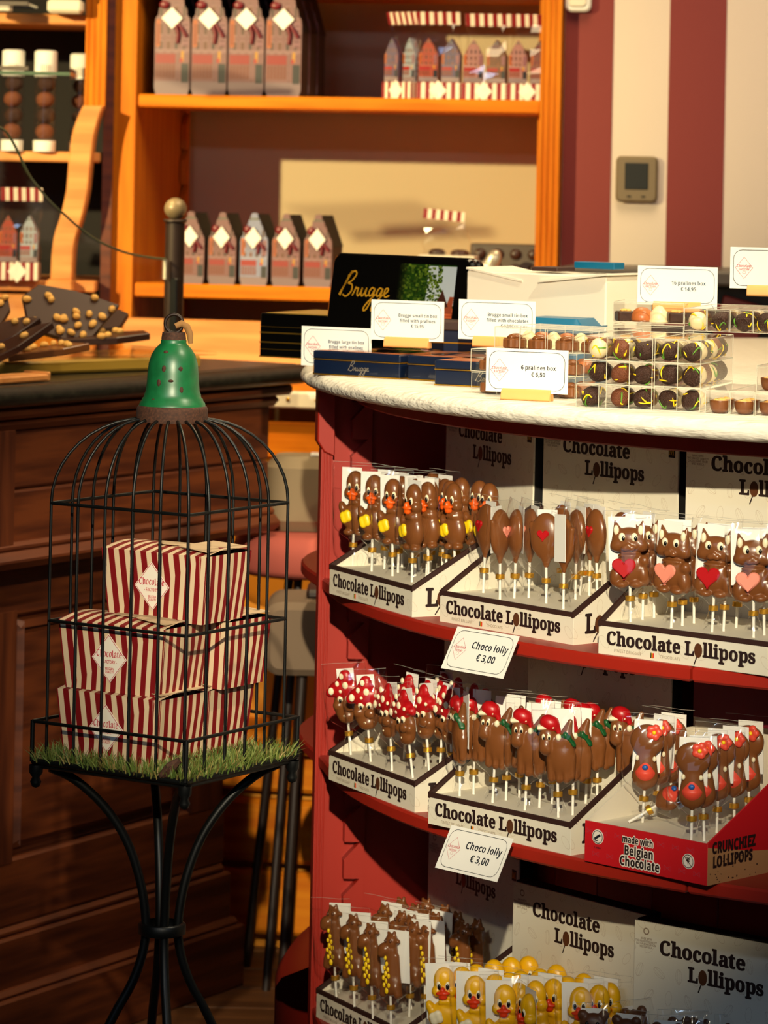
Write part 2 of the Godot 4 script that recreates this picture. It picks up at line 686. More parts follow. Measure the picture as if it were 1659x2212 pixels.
	for q in [["lamp_glow", Color(1.0, 0.86, 0.66), 5.0], ["window_glow", Color(0.72, 0.84, 1.0), 0.5]]:  # glow of the unseen lamps, fill panel and window
		var g := mat(q[0], Color.BLACK, 0.5)
		g.emission_enabled = true
		g.emission = q[1]
		g.emission_energy_multiplier = q[2]


# ---------------------------------------------------------------- lights
func spot(called: String, where: Vector3, target: Vector3, energy: float, angle: float, tint: Color, size := 0.03, label := "") -> void:  # fixture out of view, placed to light its target
	var o := thing(called, label, "unseen lamp", where)
	var turn := Transform3D().looking_at(target - where, Vector3.FORWARD if absf((target - where).normalized().y) > 0.95 else Vector3.UP).basis * Basis(Vector3.RIGHT, -PI / 2)
	var can := mb(Transform3D(turn, Vector3.ZERO))
	can.lathe([Vector2(0.0, -0.13), Vector2(0.04, -0.13), Vector2(0.04, -0.13), Vector2(0.045, 0.0), Vector2(0.045, 0.0), Vector2(0.036, 0.0), Vector2(0.036, 0.0), Vector2(0.033, -0.03)], 20)
	part("lamp_can", can, M.iron, o)
	var bulb := mb(Transform3D(turn, Vector3.ZERO))
	bulb.lathe([Vector2(0.033, -0.012), Vector2(0.022, -0.005), Vector2(0.0, -0.003)], 16)
	part("bulb", bulb, M.lamp_glow, o)
	var arm := mb()
	arm.tube([Vector3(0, 0.05, 0), Vector3(0, 3.0 - where.y, 0)], 0.008, 8)
	part("stem", arm, M.iron, o)
	var l := SpotLight3D.new()
	l.name = "beam"
	l.light_color = tint
	l.light_energy = energy
	l.light_size = size
	l.spot_angle = angle
	l.spot_angle_attenuation = 1.0
	l.spot_range = 12.0
	l.spot_attenuation = 2.0
	l.shadow_enabled = true
	o.add_child(l)
	l.transform = Transform3D().looking_at(target - where, Vector3.FORWARD if absf((target - where).normalized().y) > 0.95 else Vector3.UP)
	l.position = (target - where).normalized() * 0.012


func _ready() -> void:
	rng.seed = 7
	# camera: looks level along -z, its lens shifted down
	var cam := Camera3D.new()
	cam.name = "camera"
	add_child(cam)
	var ca := CameraAttributesPhysical.new()
	ca.frustum_focal_length = 100.0
	ca.frustum_focus_distance = 4.5
	ca.frustum_near = 0.05
	ca.frustum_far = 40.0
	ca.exposure_aperture = 7.5
	cam.attributes = ca
	cam.projection = Camera3D.PROJECTION_FRUSTUM
	cam.near = 0.05
	cam.far = 40.0
	cam.size = 2212.0 / F * cam.near
	cam.frustum_offset = Vector2(0, -(1106.0 - CY) / F * cam.near)
	cam.position = Vector3(0, EYE, 0)
	cam.rotation.z = ROLL
	cam.current = true
	var e := Environment.new()
	e.background_mode = Environment.BG_COLOR
	e.background_color = Color.BLACK
	e.tonemap_mode = Environment.TONE_MAPPER_LINEAR
	e.tonemap_exposure = 1.0
	e.sdfgi_enabled = true
	e.ssao_enabled = true
	e.ssil_enabled = true
	var we := WorldEnvironment.new()
	we.name = "surroundings"
	we.environment = e
	add_child(we)
	materials()
	var warm := Color(1.0, 0.94, 0.80)
	spot("unseen_spotlight", Vector3(-0.02, 2.72, 0.6), Vector3(0.10, 1.03, -4.6), 47.0, 7.9, warm, 0.03, "unseen ceiling spotlight nearest the camera, aimed at the lollipop shelves")
	spot("unseen_spotlight", Vector3(0.90, 2.80, -4.0), Vector3(0.22, 1.17, -4.75), 3.4, 27.0, warm, 0.03, "unseen ceiling spotlight above the praline boxes on the white table top")
	spot("unseen_spotlight", Vector3(-2.3, 2.25, -4.4), Vector3(-0.1, 1.45, -7.1), 19.5, 16.0, Color(1.0, 0.91, 0.66), 0.03, "unseen ceiling spotlight left of the counter, aimed at the pine shelving")
	spot("unseen_spotlight", Vector3(1.2, 2.75, -3.4), Vector3(1.0, 1.60, -6.9), 2.2, 12.0, Color(1.0, 0.95, 0.90), 0.03, "unseen ceiling spotlight aimed at the striped wall")
	spot("unseen_spotlight", Vector3(-1.2, 2.75, -4.6), Vector3(-0.60, 1.1, -6.0), 3.0, 15.0, Color(1.0, 0.88, 0.66), 0.03, "unseen ceiling spotlight above the chocolate slabs on the counter")
	spot("unseen_spotlight", Vector3(-0.10, 2.75, -3.2), Vector3(-0.13, 0.80, -6.7), 1.6, 5.0, Color(1.0, 0.88, 0.66), 0.03, "unseen ceiling spotlight aimed into the passage behind the counter")
	spot("unseen_spotlight", Vector3(-1.0, 2.40, -5.9), Vector3(-0.17, 0.66, -6.5), 5.5, 8.5, Color(1.0, 0.86, 0.60), 0.03, "unseen ceiling spotlight behind the counter, aimed down at the ochre base cabinet")
	spot("unseen_spotlight", Vector3(-0.95, 2.60, -1.2), Vector3(0.06, 0.26, -4.8), 2.6, 5.0, warm, 0.03, "unseen ceiling spotlight left of the camera, aimed at the lowest shelf")
	# added warm fill panel, out of view, lifts the shade on the shelving
	var pan := thing("added_fill_panel", "added warm fill panel under the ceiling between the white table and the pine shelving", "unseen lamp", Vector3(0.35, 2.93, -5.7))
	part("fill_panel_frame", mb().box(Vector3(0, 0.03, 0), Vector3(1.06, 0.05, 1.06), 0.004), M.card_white, pan)
	part("fill_diffuser", mb().box(Vector3(0, 0.002, 0), Vector3(0.98, 0.006, 0.98)), M.lamp_glow, pan)
	var pl := AreaLight3D.new()
	pl.name = "glow"
	pl.area_size = Vector2(0.96, 0.96)
	pl.light_color = Color(1.0, 0.92, 0.74)
	pl.light_energy = 2.2
	pl.area_range = 12.0
	pl.shadow_enabled = true
	pan.add_child(pl)
	pl.position = Vector3(0, -0.006, 0)
	pl.rotation.x = -PI / 2
	# an unseen window behind the camera, placed for cool glints and soft light
	var win := AreaLight3D.new()
	win.name = "unseen_daylight"
	win.area_size = Vector2(1.6, 1.3)
	win.light_color = Color(0.74, 0.86, 1.0)
	win.light_energy = 0.5
	win.area_range = 12.0
	win.shadow_enabled = true
	win.position = Vector3(-1.9, 1.9, 2.42)
	win.rotation.y = 0.0
	add_child(win)
	# two unseen cool tube lights, set to streak the cellophane, on the camera's side
	for k in 2:
		var tl := thing("unseen_tube_light", ["unseen cool tube light under the ceiling left of the camera", "unseen cool tube light under the ceiling right of the camera"][k], "unseen lamp", Vector3([-1.15, 1.75][k], 2.60, [-1.6, -0.9][k]), [0.5, -0.7][k])
		part("housing", mb().box(Vector3(0, 0.035, 0), Vector3(1.30, 0.05, 0.07), 0.004), M.card_white, tl)
		part("tube", mb().tube([Vector3(-0.62, -0.004, 0), Vector3(0.62, -0.004, 0)], 0.012, 10), M.window_glow, tl)
		part("hanger", mb().box(Vector3(0, 0.23, 0), Vector3(0.02, 0.36, 0.02)), M.iron, tl)
		var al := AreaLight3D.new()
		al.name = "glow"
		al.area_size = Vector2(1.24, 0.03)
		al.light_color = Color(0.74, 0.86, 1.0)
		al.light_energy = 1.0
		al.area_range = 12.0
		al.shadow_enabled = true
		tl.add_child(al)
		al.position = Vector3(0, -0.025, 0)
		al.look_at_from_position(al.global_position, Vector3(0.3, 0.9, -4.6), Vector3.UP)
	room()
	shelving()
	goods_on_shelving()
	gap_things()
	red_unit()
	lollipop_displays()
	table_goods()
	counter()
	counter_goods()
	cage()


# ---------------------------------------------------------------- the room
const SH := Vector3(-0.498, 0, -6.9)
const LD := 6.88         # distance of the narrow left shelving
const SHA := -0.192      # turn of the pine shelving and the wall behind it (-11 degrees)

func shelf_frame(p := Vector3.ZERO) -> Transform3D:
	return turned(SHA, SH) * Transform3D(Basis(), p)

func room() -> void:
	var fl := mb()
	fl.box(Vector3(0, -0.06, -3.2), Vector3(9.4, 0.1, 12.4))
	var floor_node := struct("floor", fl, M.dark_recess)
	for k in 14:                                            # boards in view, between counter and display
		var pl := mb()
		pl.box(Vector3(-0.4, -0.005, -4.6 - 0.145 * k), Vector3(3.2, 0.012, 0.142), 0.002)
		part("floor_plank", pl, M.floor_wood, floor_node)
	struct("floor_lining", mb().box(Vector3(0, -0.14, -3.2), Vector3(9.4, 0.06, 12.4)), M.dark_recess)
	struct("ceiling", mb().box(Vector3(0, 3.06, -3.2), Vector3(9.4, 0.12, 12.4)), M.dark_room)
	struct("wall_left", mb().box(Vector3(-4.06, 1.5, -3.2), Vector3(0.12, 3.0, 12.0)), M.dark_room)
	struct("wall_right", mb().box(Vector3(4.06, 1.5, -3.2), Vector3(0.12, 3.0, 12.0)), M.dark_room)
	var wf := mb()                                          # wall behind the camera round the unseen window
	wf.box(Vector3(-3.45, 1.5, 2.56), Vector3(1.3, 3.0, 0.12))
	wf.box(Vector3(1.5, 1.5, 2.56), Vector3(5.0, 3.0, 0.12))
	wf.box(Vector3(-1.9, 0.6, 2.56), Vector3(1.8, 1.2, 0.12))
	wf.box(Vector3(-1.9, 2.8, 2.56), Vector3(1.8, 0.4, 0.12))
	struct("wall_front", wf, M.dark_room)
	var wn := struct("unseen_window_1", mb().box(Vector3(-1.9, 1.9, 2.50), Vector3(1.7, 1.38, 0.01)), M.window_glow)  # unseen glowing pane, placed for cool reflections
	var fr := mb()
	fr.box(Vector3(-1.9, 2.56, 2.47), Vector3(1.8, 0.06, 0.05))
	fr.box(Vector3(-1.9, 1.23, 2.47), Vector3(1.8, 0.06, 0.05))
	fr.box(Vector3(-2.77, 1.9, 2.47), Vector3(0.06, 1.38, 0.05))
	fr.box(Vector3(-1.03, 1.9, 2.47), Vector3(0.06, 1.38, 0.05))
	part("unseen_window_frame", fr, M.leg_dark, wn)
	# the back wall, with the striped part standing forward beside the shelving
	struct("wall_back", mb(shelf_frame()).box(Vector3(0.5, 1.5, -0.62), Vector3(11.0, 3.0, 0.12)), M.wall_cream)
	var ws := struct("wall_striped", mb(shelf_frame()).box(Vector3(2.86, 1.5, -0.25), Vector3(4.0, 3.0, 0.44)), M.wall_cream)
	var x := 0.861
	var n := 0
	while x < 2.4:
		var w := 0.096 if n == 0 else 0.111
		if n % 2 == 0:
			part("painted_stripe", mb(shelf_frame()).box(Vector3(x + w / 2, 1.5, -0.029), Vector3(w, 2.99, 0.003)), M.wall_maroon, ws)
		x += w
		n += 1
	# thermostat on the second, cream stripe
	var tf := shelf_frame()
	var o := thing("wall_thermostat", "bronze framed square thermostat with a dark screen on the cream stripe", "thermostat", tf * Vector3(1.010, 1.458, -0.028), SHA)
	part("frame", mb().prism(round_rect(0.082, 0.090, 0.010), 0.0, 0.016, 0.004), M.bronze_plate, o)
	part("screen", mb().box(Vector3(0, 0.006, 0.0165), Vector3(0.046, 0.052, 0.003), 0.001), M.screen_dark, o)
	for s in [-1, 1]:
		part("button", mb().box(Vector3(0.014 * s, -0.034, 0.0165), Vector3(0.008, 0.003, 0.002), 0.0005), M.iron, o)
	o = thing("wall_sensor", "white rounded sensor box at the very top of the first maroon stripe", "sensor", tf * Vector3(0.888, 1.825, -0.027), SHA)
	part("housing", mb().prism(round_rect(0.050, 0.08, 0.012), 0.0, 0.022, 0.004), M.card_white, o)
	part("cover", mb().prism(round_rect(0.036, 0.06, 0.008), 0.022, 0.026, 0.002), M.carton_white, o)
	# grey topped sideboard under the striped wall
	o = thing("sideboard", "low sideboard with a grey top and red tiled front under the striped wall", "sideboard", tf * Vector3(1.29, 0, 0.09), SHA)
	part("top", mb().box(Vector3(0.0, 1.275, 0.02), Vector3(0.80, 0.03, 0.24), 0.006), M.slate, o)
	part("body", mb().box(Vector3(0.0, 0.63, 0.0), Vector3(0.76, 1.26, 0.20), 0.004), M.dark_recess, o)
	for k in 6:
		part("tile", mb(Transform3D(Basis(Vector3.BACK, -0.25), Vector3(-0.30 + 0.12 * k, 1.17, 0.104))).box(Vector3.ZERO, Vector3(0.085, 0.13, 0.012), 0.003), M.wall_maroon if k % 2 == 0 else M.slate, o)


# ---------------------------------------------------------------- pine shelving at the back
func shelving() -> void:
	var o := thing("shelving_unit", "wide orange pine wall shelving with fluted posts and a tan back", "shelving", SH, SHA)
	part("back_panel", mb().box(Vector3(0.41, 1.2, -0.44), Vector3(0.90, 2.4, 0.02)), M.backing, o)
	part("post", fluted(Vector3(-0.029, 1.2, -0.01), 0.054, 2.4, 0.04, 0), M.pine, o)
	part("post", fluted(Vector3(0.839, 1.2, -0.01), 0.040, 2.4, 0.04, 3), M.pine, o)
	part("side_panel", mb().box(Vector3(-0.012, 1.2, -0.23), Vector3(0.022, 2.4, 0.40)), M.pine, o)
	part("side_panel", mb().box(Vector3(0.832, 1.2, -0.23), Vector3(0.022, 2.4, 0.40)), M.pine, o)
	part("shelf", mb().box(Vector3(0.409, 1.596, -0.208), Vector3(0.82, 0.026, 0.42), 0.003), M.pine_across, o)
	part("shelf", mb().box(Vector3(0.409, 1.2155, -0.208), Vector3(0.82, 0.028, 0.42), 0.003), M.pine_across, o)
	part("shelf", mb().box(Vector3(0.409, 1.829, -0.208), Vector3(0.82, 0.026, 0.42), 0.003), M.pine_across, o)  # out of view, height set to shade the upper back panel
	for zz in [-0.05, -0.38]:
		for side in ([0.812] if zz > -0.1 else [0.007, 0.812]):
			var q := PackedVector2Array([Vector2(0, 0.9)])
			var y := 0.9
			while y < 2.2:
				q.append(Vector2(0.030, y))
				q.append(Vector2(0.030, y + 0.052))
				q.append(Vector2(0.008, y + 0.075))
				y += 0.0751
			q.append(Vector2(0, y))
			var b := mb(Transform3D(Basis(Vector3(0, 0, 1 if side < 0.4 else -1), Vector3.UP, Vector3(-1 if side < 0.4 else 1, 0, 0)), Vector3(side, 0, zz)))
			b.prism(q, -0.006, 0.006)
			part("ratchet_strip", b, M.pine, o)
	# base cabinet with a worktop
	o = thing("base_cabinet", "ochre fronted base cabinet with a pine worktop and white front edge below the shelving", "cabinet", SH, SHA)
	part("backsplash", mb().box(Vector3(0.41, 1.095, 0.035), Vector3(0.84, 0.13, 0.02), 0.003), M.pale_pine, o)
	part("worktop", mb().box(Vector3(0.41, 1.035, 0.22), Vector3(0.84, 0.028, 0.36), 0.004), M.pine_across, o)
	part("front_edge", mb().box(Vector3(0.41, 1.033, 0.41), Vector3(0.84, 0.032, 0.02), 0.004), M.carton_white, o)
	for k in 9:
		part("bolt", mb().ell(Vector3(0.03 + 0.055 * k, 1.034, 0.421), Vector3(0.004, 0.004, 0.002), 8, 4), M.gold, o)
	part("carcass", mb().box(Vector3(0.41, 0.49, 0.36), Vector3(0.84, 0.98, 0.06), 0.003), M.ochre_paint, o)
	part("upper_rail", mb().box(Vector3(0.41, 0.955, 0.385), Vector3(0.84, 0.07, 0.02), 0.004), M.pine_across, o)
	for k in 3:
		part("drawer_front", mb().box(Vector3(0.41, 0.36 - 0.13 * k, 0.42 + 0.015 * k), Vector3(0.84, 0.118, 0.03), 0.008), M.pine_across, o)
	part("rounded_step", mb().tube([Vector3(0.0, 0.405, 0.465), Vector3(0.83, 0.405, 0.465)], 0.028, 14), M.pine_across, o)
	part("step_top", mb().box(Vector3(0.41, 0.42, 0.43), Vector3(0.84, 0.024, 0.09), 0.004), M.pine_across, o)
	# left shelving with the scrolled bracket
	o = thing("shelving_unit", "narrow pine shelving at the left edge with a scrolled front bracket", "shelving", Vector3(0, 0, -LD))
	var lx := func(px: float) -> float: return (px - CX - 6.0) * LD / F
	var ly := func(py: float) -> float: return EYE - (py - CY + 14.0) * LD / F
	part("back_panel", mb().box(Vector3(-0.95, 1.5, -0.34), Vector3(0.82, 1.9, 0.02)), M.dark_recess, o)
	part("side_panel", mb().box(Vector3(lx.call(238), 1.3, -0.17), Vector3(0.02, 2.3, 0.34)), M.counter_wood, o)
	for q in [[31, 53, 0.0], [328, 350, 0.0], [604, 628, 0.05]]:
		var y1: float = ly.call(q[0])
		var y0: float = ly.call(q[1])
		part("shelf", mb().box(Vector3(-0.97, (y0 + y1) / 2, -0.165 + q[2]), Vector3(0.80, y1 - y0, 0.33), 0.003), M.pale_pine, o)
	part("bottom_rail", mb().box(Vector3(-0.97, ly.call(665), 0.03), Vector3(0.80, 0.055, 0.06), 0.006), M.pale_pine, o)
	part("lower_front", mb().box(Vector3(-0.97, 0.58, 0.0), Vector3(0.80, 1.14, 0.04), 0.004), M.pine, o)
	var up_x: float = lx.call(210)
	part("fluted_pilaster", fluted(Vector3(up_x, (ly.call(228) + 2.4) / 2, 0.0), 0.041, 2.4 - ly.call(228), 0.05, 3), M.pine, o)
	var left := bezier([Vector2(189, 228), Vector2(178, 252), Vector2(166, 292), Vector2(160, 350), Vector2(156, 410), Vector2(145, 465), Vector2(133, 505), Vector2(128, 545), Vector2(126, 602)], 5)
	var right := bezier([Vector2(232, 228), Vector2(222, 258), Vector2(213, 300), Vector2(207, 360), Vector2(202, 415), Vector2(191, 470), Vector2(178, 515), Vector2(174, 555), Vector2(173, 602)], 5)
	var poly := PackedVector2Array()
	for a in left:
		poly.append(Vector2(lx.call(a.x), ly.call(a.y)))
	right.reverse()
	for a in right:
		poly.append(Vector2(lx.call(a.x), ly.call(a.y)))
	part("scrolled_bracket", mb().prism(poly, -0.02, 0.06, 0.003), M.pale_pine, o)
	part("bracket_base", mb().box(Vector3(lx.call(148), ly.call(628), 0.04), Vector3(0.055, 0.05, 0.09), 0.005), M.pale_pine, o)
	part("plinth_block", mb().box(Vector3(lx.call(146), ly.call(662), 0.05), Vector3(0.062, 0.03, 0.10), 0.008), M.pale_pine, o)


func fluted(m: Vector3, w: float, h: float, d: float, grooves: int) -> Mb:     # a post with grooves down its front
	var q := PackedVector2Array([Vector2(-w / 2, -d / 2), Vector2(-w / 2, d / 2)])
	for k in grooves:
		var c := -w / 2 + w * (k + 0.75) / (grooves + 0.5)
		var g := w / (grooves + 0.5) * 0.28
		q.append(Vector2(c - g, d / 2))
		q.append(Vector2(c - g * 0.5, d / 2 - g * 0.9))
		q.append(Vector2(c + g * 0.5, d / 2 - g * 0.9))
		q.append(Vector2(c + g, d / 2))
	q.append(Vector2(w / 2, d / 2))
	q.append(Vector2(w / 2, -d / 2))
	var b := mb(Transform3D(Basis(), Vector3(m.x, m.y - h / 2, m.z)))
	b.plan(q, 0.0, h)
	return b


# ---------------------------------------------------------------- things that stand on the shelving
func facade(seed_: int, wall: Color, w := 64, h := 112) -> Image:      # the print of a gabled town house
	var r := RandomNumberGenerator.new()
	r.seed = seed_
	var im := Image.create(w, h, false, Image.FORMAT_RGB8)
	im.fill(wall)
	for k in 260:
		var c := wall.lerp(Color(0.30, 0.20, 0.22), r.randf() * 0.35)
		im.fill_rect(Rect2i(r.randi_range(0, w - 1), r.randi_range(0, h - 1), r.randi_range(1, 4), 1), c)
	im.fill_rect(Rect2i(0, h - 13, w, 13), Color(0.62, 0.55, 0.57))
	for row in 3:
		for k in 4:
			im.fill_rect(Rect2i(7 + k * 14, 26 + row * 17, 8, 12), wall.lightened(0.25))
			im.fill_rect(Rect2i(8 + k * 14, 27 + row * 17, 6, 10), Color(0.28, 0.18, 0.20).lerp(Color(0.85, 0.45, 0.12), r.randf() * 0.5))
	im.fill_rect(Rect2i(2, 40, 8, 26), Color(0.86, 0.45, 0.10))
	im.fill_rect(Rect2i(4, 44, 4, 20), Color(0.62, 0.26, 0.07))
	im.fill_rect(Rect2i(2, 73, 36, 9), Color(0.70, 0.10, 0.07))
	im.fill_rect(Rect2i(0, 68, w, 3), wall.lightened(0.2))
	for k in 6:
		im.fill_rect(Rect2i(3 + k * 6, 83, 4, 13), Color(0.55, 0.24, 0.12))
	im.fill_rect(Rect2i(49, 82, 13, 18), Color(0.10, 0.09, 0.14))
	im.fill_rect(Rect2i(48, 70, 5, 10), Color(0.92, 0.70, 0.12))
	im.fill_rect(Rect2i(46, 77, 5, 4), Color(0.80, 0.12, 0.08))
	im.fill_rect(Rect2i(50, 42, 11, 24), Color(0.66, 0.46, 0.50))
	for k in 5:
		im.fill_rect(Rect2i(51, 44 + k * 5, 9, 2), Color(0.50, 0.28, 0.33))
	im.fill_rect(Rect2i(18, 8, 26, 3), Color(0.40, 0.44, 0.36))
	return im

func house_box(skin: Material, h: float, dx: float, tilt: float) -> Node3D:
	# front 75 mm wide, gabled, several deep
	var o := thing("house_gift_box", "x", "gift box")
	var w := 0.073
	var q := PackedVector2Array([Vector2(-w / 2 + 0.004, 0), Vector2(w / 2 - 0.004, 0), Vector2(w / 2, 0.012), Vector2(w / 2, h * 0.56)])
	for k in 5:
		q.append(Vector2(w / 2 * (1.0 - k / 5.6), h * (0.60 + 0.08 * k)))
		q.append(Vector2(w / 2 * (0.955 - k / 5.6), h * (0.66 + 0.08 * k)))
	q.append(Vector2(0.005, h))
	var n := q.size()
	for k in range(n - 1, -1, -1):
		if k != 0 and k != 1:
			q.append(Vector2(-q[k].x, q[k].y))
	q.append(Vector2(-w / 2, 0.012))
	part("front", mb().prism(q, -0.003, 0.0), skin, o)
	var s := PackedVector2Array([Vector2(-w / 2 + 0.002, 0), Vector2(w / 2 - 0.002, 0), Vector2(w / 2 - 0.002, h * 0.56), Vector2(0.008, h * 0.97), Vector2(-0.008, h * 0.97), Vector2(-w / 2 + 0.002, h * 0.56)])
	part("body", mb().prism(s, -0.075, -0.003), M.carton_brown, o)
	var rf := mb()
	for sg in [-1.0, 1.0]:
		rf.face([Vector3(sg * w / 2, h * 0.555, -0.002), Vector3(sg * w / 2, h * 0.555, -0.076), Vector3(sg * 0.008, h * 0.985, -0.076), Vector3(sg * 0.008, h * 0.985, -0.002)], Vector3(sg, 0.5, 0))
	part("roof", rf, M.carton_black, o)
	var tg := mb(Transform3D(Basis(Vector3.BACK, PI / 4 + tilt), Vector3(dx, h * 0.655, 0.006)))
	part("paper_tag", tg.box(Vector3.ZERO, Vector3(0.031, 0.031, 0.001)), M.card_white, o)
	var bow := mb()
	bow.ell(Vector3(dx - 0.017, h * 0.77, 0.004), Vector3(0.011, 0.008, 0.004), 10, 6)
	bow.tube([Vector3(dx + 0.006, h * 0.60, 0.003), Vector3(dx + 0.013, h * 0.52, 0.004), Vector3(dx + 0.011, h * 0.44, 0.003)], 0.0036, 6)
	bow.tube([Vector3(dx + 0.012, h * 0.61, 0.003), Vector3(dx + 0.022, h * 0.55, 0.004), Vector3(dx + 0.030, h * 0.50, 0.003)], 0.0036, 6)
	part("ribbon_bow", bow, M.ribbon_wine, o)
	return o

func stripes(n: int, w := 128, h := 16, a := Color(0.93, 0.86, 0.78), b := Color(0.52, 0.03, 0.07), duty := 0.5) -> Image:
	var im := Image.create(w, h, false, Image.FORMAT_RGB8)
	for x in w:
		var f := fmod(float(x) / w * n, 1.0)
		im.fill_rect(Rect2i(x, 0, 1, h), b if f < duty else a)
	return im

func diamond(parent: Node3D, where: Vector3, size: float, logo := true, turn := Vector3.ZERO) -> void:     # the shop's diamond shaped label
	var o := part("diamond_label", mb(Transform3D(Basis(Vector3.BACK, PI / 4), Vector3.ZERO)).box(Vector3.ZERO, Vector3(size * 0.9, size * 0.9, 0.0006)), M.print_white, parent, where)
	o.rotation = turn
	o.scale.y = 1.16
	if logo:
		var s := size * 0.6
		part("outline", mb().stroke([Vector2(s, 0), Vector2(0, s), Vector2(-s, 0), Vector2(0, -s)], size * 0.022, true, 0.0005), M.print_red, o)
		words("lettering", "Chocolate", size * 0.17, M.print_red, o, Vector3(0, size * 0.10, 0.0006), 0.78, "serif", 0.3)
		words("lettering", "- FACTORY -", size * 0.085, M.print_red, o, Vector3(0, -size * 0.09, 0.0006), 0.85)
		words("lettering", "BELGIAN", size * 0.055, M.print_red, o, Vector3(0, -size * 0.27, 0.0006), 0.8)
		words("lettering", "QUALITY", size * 0.055, M.print_red, o, Vector3(0, -size * 0.35, 0.0006), 0.8)

func goods_on_shelving() -> void:
	var skin := printed("facade_print", facade(5, Color(0.60, 0.42, 0.42)))
	var skin_blue := printed("facade_print_blue", facade(6, Color(0.60, 0.66, 0.80)))
	var tf := shelf_frame()
	var top := 1.609
	var low := 1.2295
	skin.albedo_color = Color(0.74, 0.68, 0.70)
	skin_blue.albedo_color = Color(0.80, 0.76, 0.78)
	var proto := house_box(skin, 0.235, 0.0, 0.0)
	var place := ["first from the left", "second from the left", "third from the left", "fourth from the left"]
	for row in 3:
		for k in 4:
			var l: String = ["tall house gift box with cream tag, upper shelf front row, ", "tall dark roofed gift box on the upper shelf, second row, ", "tall dark roofed gift box on the upper shelf, rearmost row, "][row] + place[k]
			var where := tf * Vector3(0.067 + 0.0765 * k, top, -0.008 - row * 0.080)
			if row == 0 and k == 0:
				proto.position = where
				proto.rotation.y = SHA
				tag(proto, l, "gift box", "house gift boxes on the upper shelf")
			else:
				copy(proto, l, where, SHA, "house gift boxes on the upper shelf")
	var p2 := house_box(skin, 0.145, 0.0, 0.0)
	var p3 := house_box(skin_blue, 0.145, 0.0, 0.0)
	var order := ["half hidden behind the brown post", "second from the left", "the pale blue third from the left", "fourth from the left, ribbon loose", "last on the right"]
	for k in 5:
		var l2: String = "small house gift box on the lower shelf, " + order[k]
		var where := tf * Vector3(0.112 + 0.0655 * k, low, -0.012)
		if k == 2:
			p3.position = where
			p3.rotation.y = SHA - 0.10
			tag(p3, l2, "gift box", "house gift boxes on the lower shelf")
		elif k == 0:
			p2.position = where
			p2.rotation.y = SHA - 0.10
			tag(p2, l2, "gift box", "house gift boxes on the lower shelf")
		else:
			copy(p2, l2, where, SHA - 0.10, "house gift boxes on the lower shelf")
	for o in [p2, p3]:
		o.scale.x = 0.80
	for n in get_children():
		if String(n.name).begins_with("house_gift_box_") and n.position.y < 1.4:
			n.scale.x = 0.80
	# clear bags of little houses
	var st := printed("stripe_print", stripes(5))
	var colours := [Color(0.70, 0.30, 0.20), Color(0.36, 0.30, 0.46), Color(0.72, 0.52, 0.50), Color(0.46, 0.28, 0.14), Color(0.66, 0.74, 0.80), Color(0.48, 0.16, 0.16)]
	var skins := []
	for k in 6:
		skins.append(printed("little_house_%d" % k, facade(30 + k, colours[k], 64, 112)))
		skins[k].albedo_color = Color(0.84, 0.80, 0.80)
	var bag := func(label: String, where: Vector3, turn: float, w: float, h: float, a: int, b: int, lean: float, group: String) -> void:
		var o := thing("clear_gift_bag", label, "gift bag", where, turn, group)
		part("striped_base", mb().box(Vector3(0, h * 0.095, 0), Vector3(w, h * 0.19, 0.055), 0.001), st, o)
		diamond(o, Vector3(0, h * 0.095, 0.029), h * 0.16, false)
		for s in 2:
			var hw := w * 0.22
			var hh := h * 0.50
			var q := PackedVector2Array([Vector2(-hw, 0), Vector2(hw, 0), Vector2(hw, hh * 0.62), Vector2(hw * 0.55, hh * 0.82), Vector2(0.0, hh), Vector2(-hw * 0.55, hh * 0.82), Vector2(-hw, hh * 0.62)])
			var m := part("little_house", mb().prism(q, -0.02, 0.0, 0.001), skins[a if s == 0 else b], o, Vector3(w * (-0.245 + 0.49 * s), h * 0.195, 0.022 - 0.01 * s))
			m.rotation.y = 0.12 - 0.2 * s
		var film := mb()
		var rr := RandomNumberGenerator.new()
		rr.seed = a * 10 + b
		var cols := 12
		var rows := 9
		for j in rows + 1:
			var f := float(j) / rows
			for c in cols:
				var an := TAU * c / cols
				var hw := w * lerpf(0.51, 0.47, f)
				var dz := lerpf(0.03, 0.004, f * f)
				film.p(Vector3(hw * signf(cos(an)) * pow(absf(cos(an)), 0.6) + lean * f * f + rr.randf_range(-1, 1) * 0.0035, h * (0.02 + 0.86 * f), dz * sin(an) + rr.randf_range(-1, 1) * 0.005 * (1.0 - f * 0.6)))
		for j in rows:
			for c in cols:
				var p0 := j * cols + c
				var p1 := j * cols + (c + 1) % cols
				film.tri(p1, p0, p0 + cols)
				film.tri(p1, p0 + cols, p1 + cols)
		part("film", film, M.cellophane, o, Vector3.ZERO, true)
		var hd := mb(Transform3D(Basis(Vector3.RIGHT, 0.35), Vector3(lean, h * 0.92, 0.006)))
		part("striped_header", hd.box(Vector3.ZERO, Vector3(w * 1.02, h * 0.15, 0.003), 0.0005), st, o)
	var g := "clear bags of little houses on the upper shelf"
	bag.call("clear bag of little houses, leftmost on the upper shelf, turned aside", tf * Vector3(0.535, top, -0.06), SHA - 0.5, 0.075, 0.175, 1, 4, -0.004, g)
	bag.call("clear bag with an orange and a violet house on the upper shelf", tf * Vector3(0.610, top, -0.045), SHA, 0.088, 0.175, 0, 1, -0.006, g)
	bag.call("clear bag with a pink and a brown house on the upper shelf", tf * Vector3(0.702, top, -0.040), SHA, 0.090, 0.172, 2, 3, 0.004, g)
	bag.call("clear bag with a rose and a dark red house beside the right post", tf * Vector3(0.790, top, -0.040), SHA, 0.084, 0.172, 2, 5, 0.006, g)
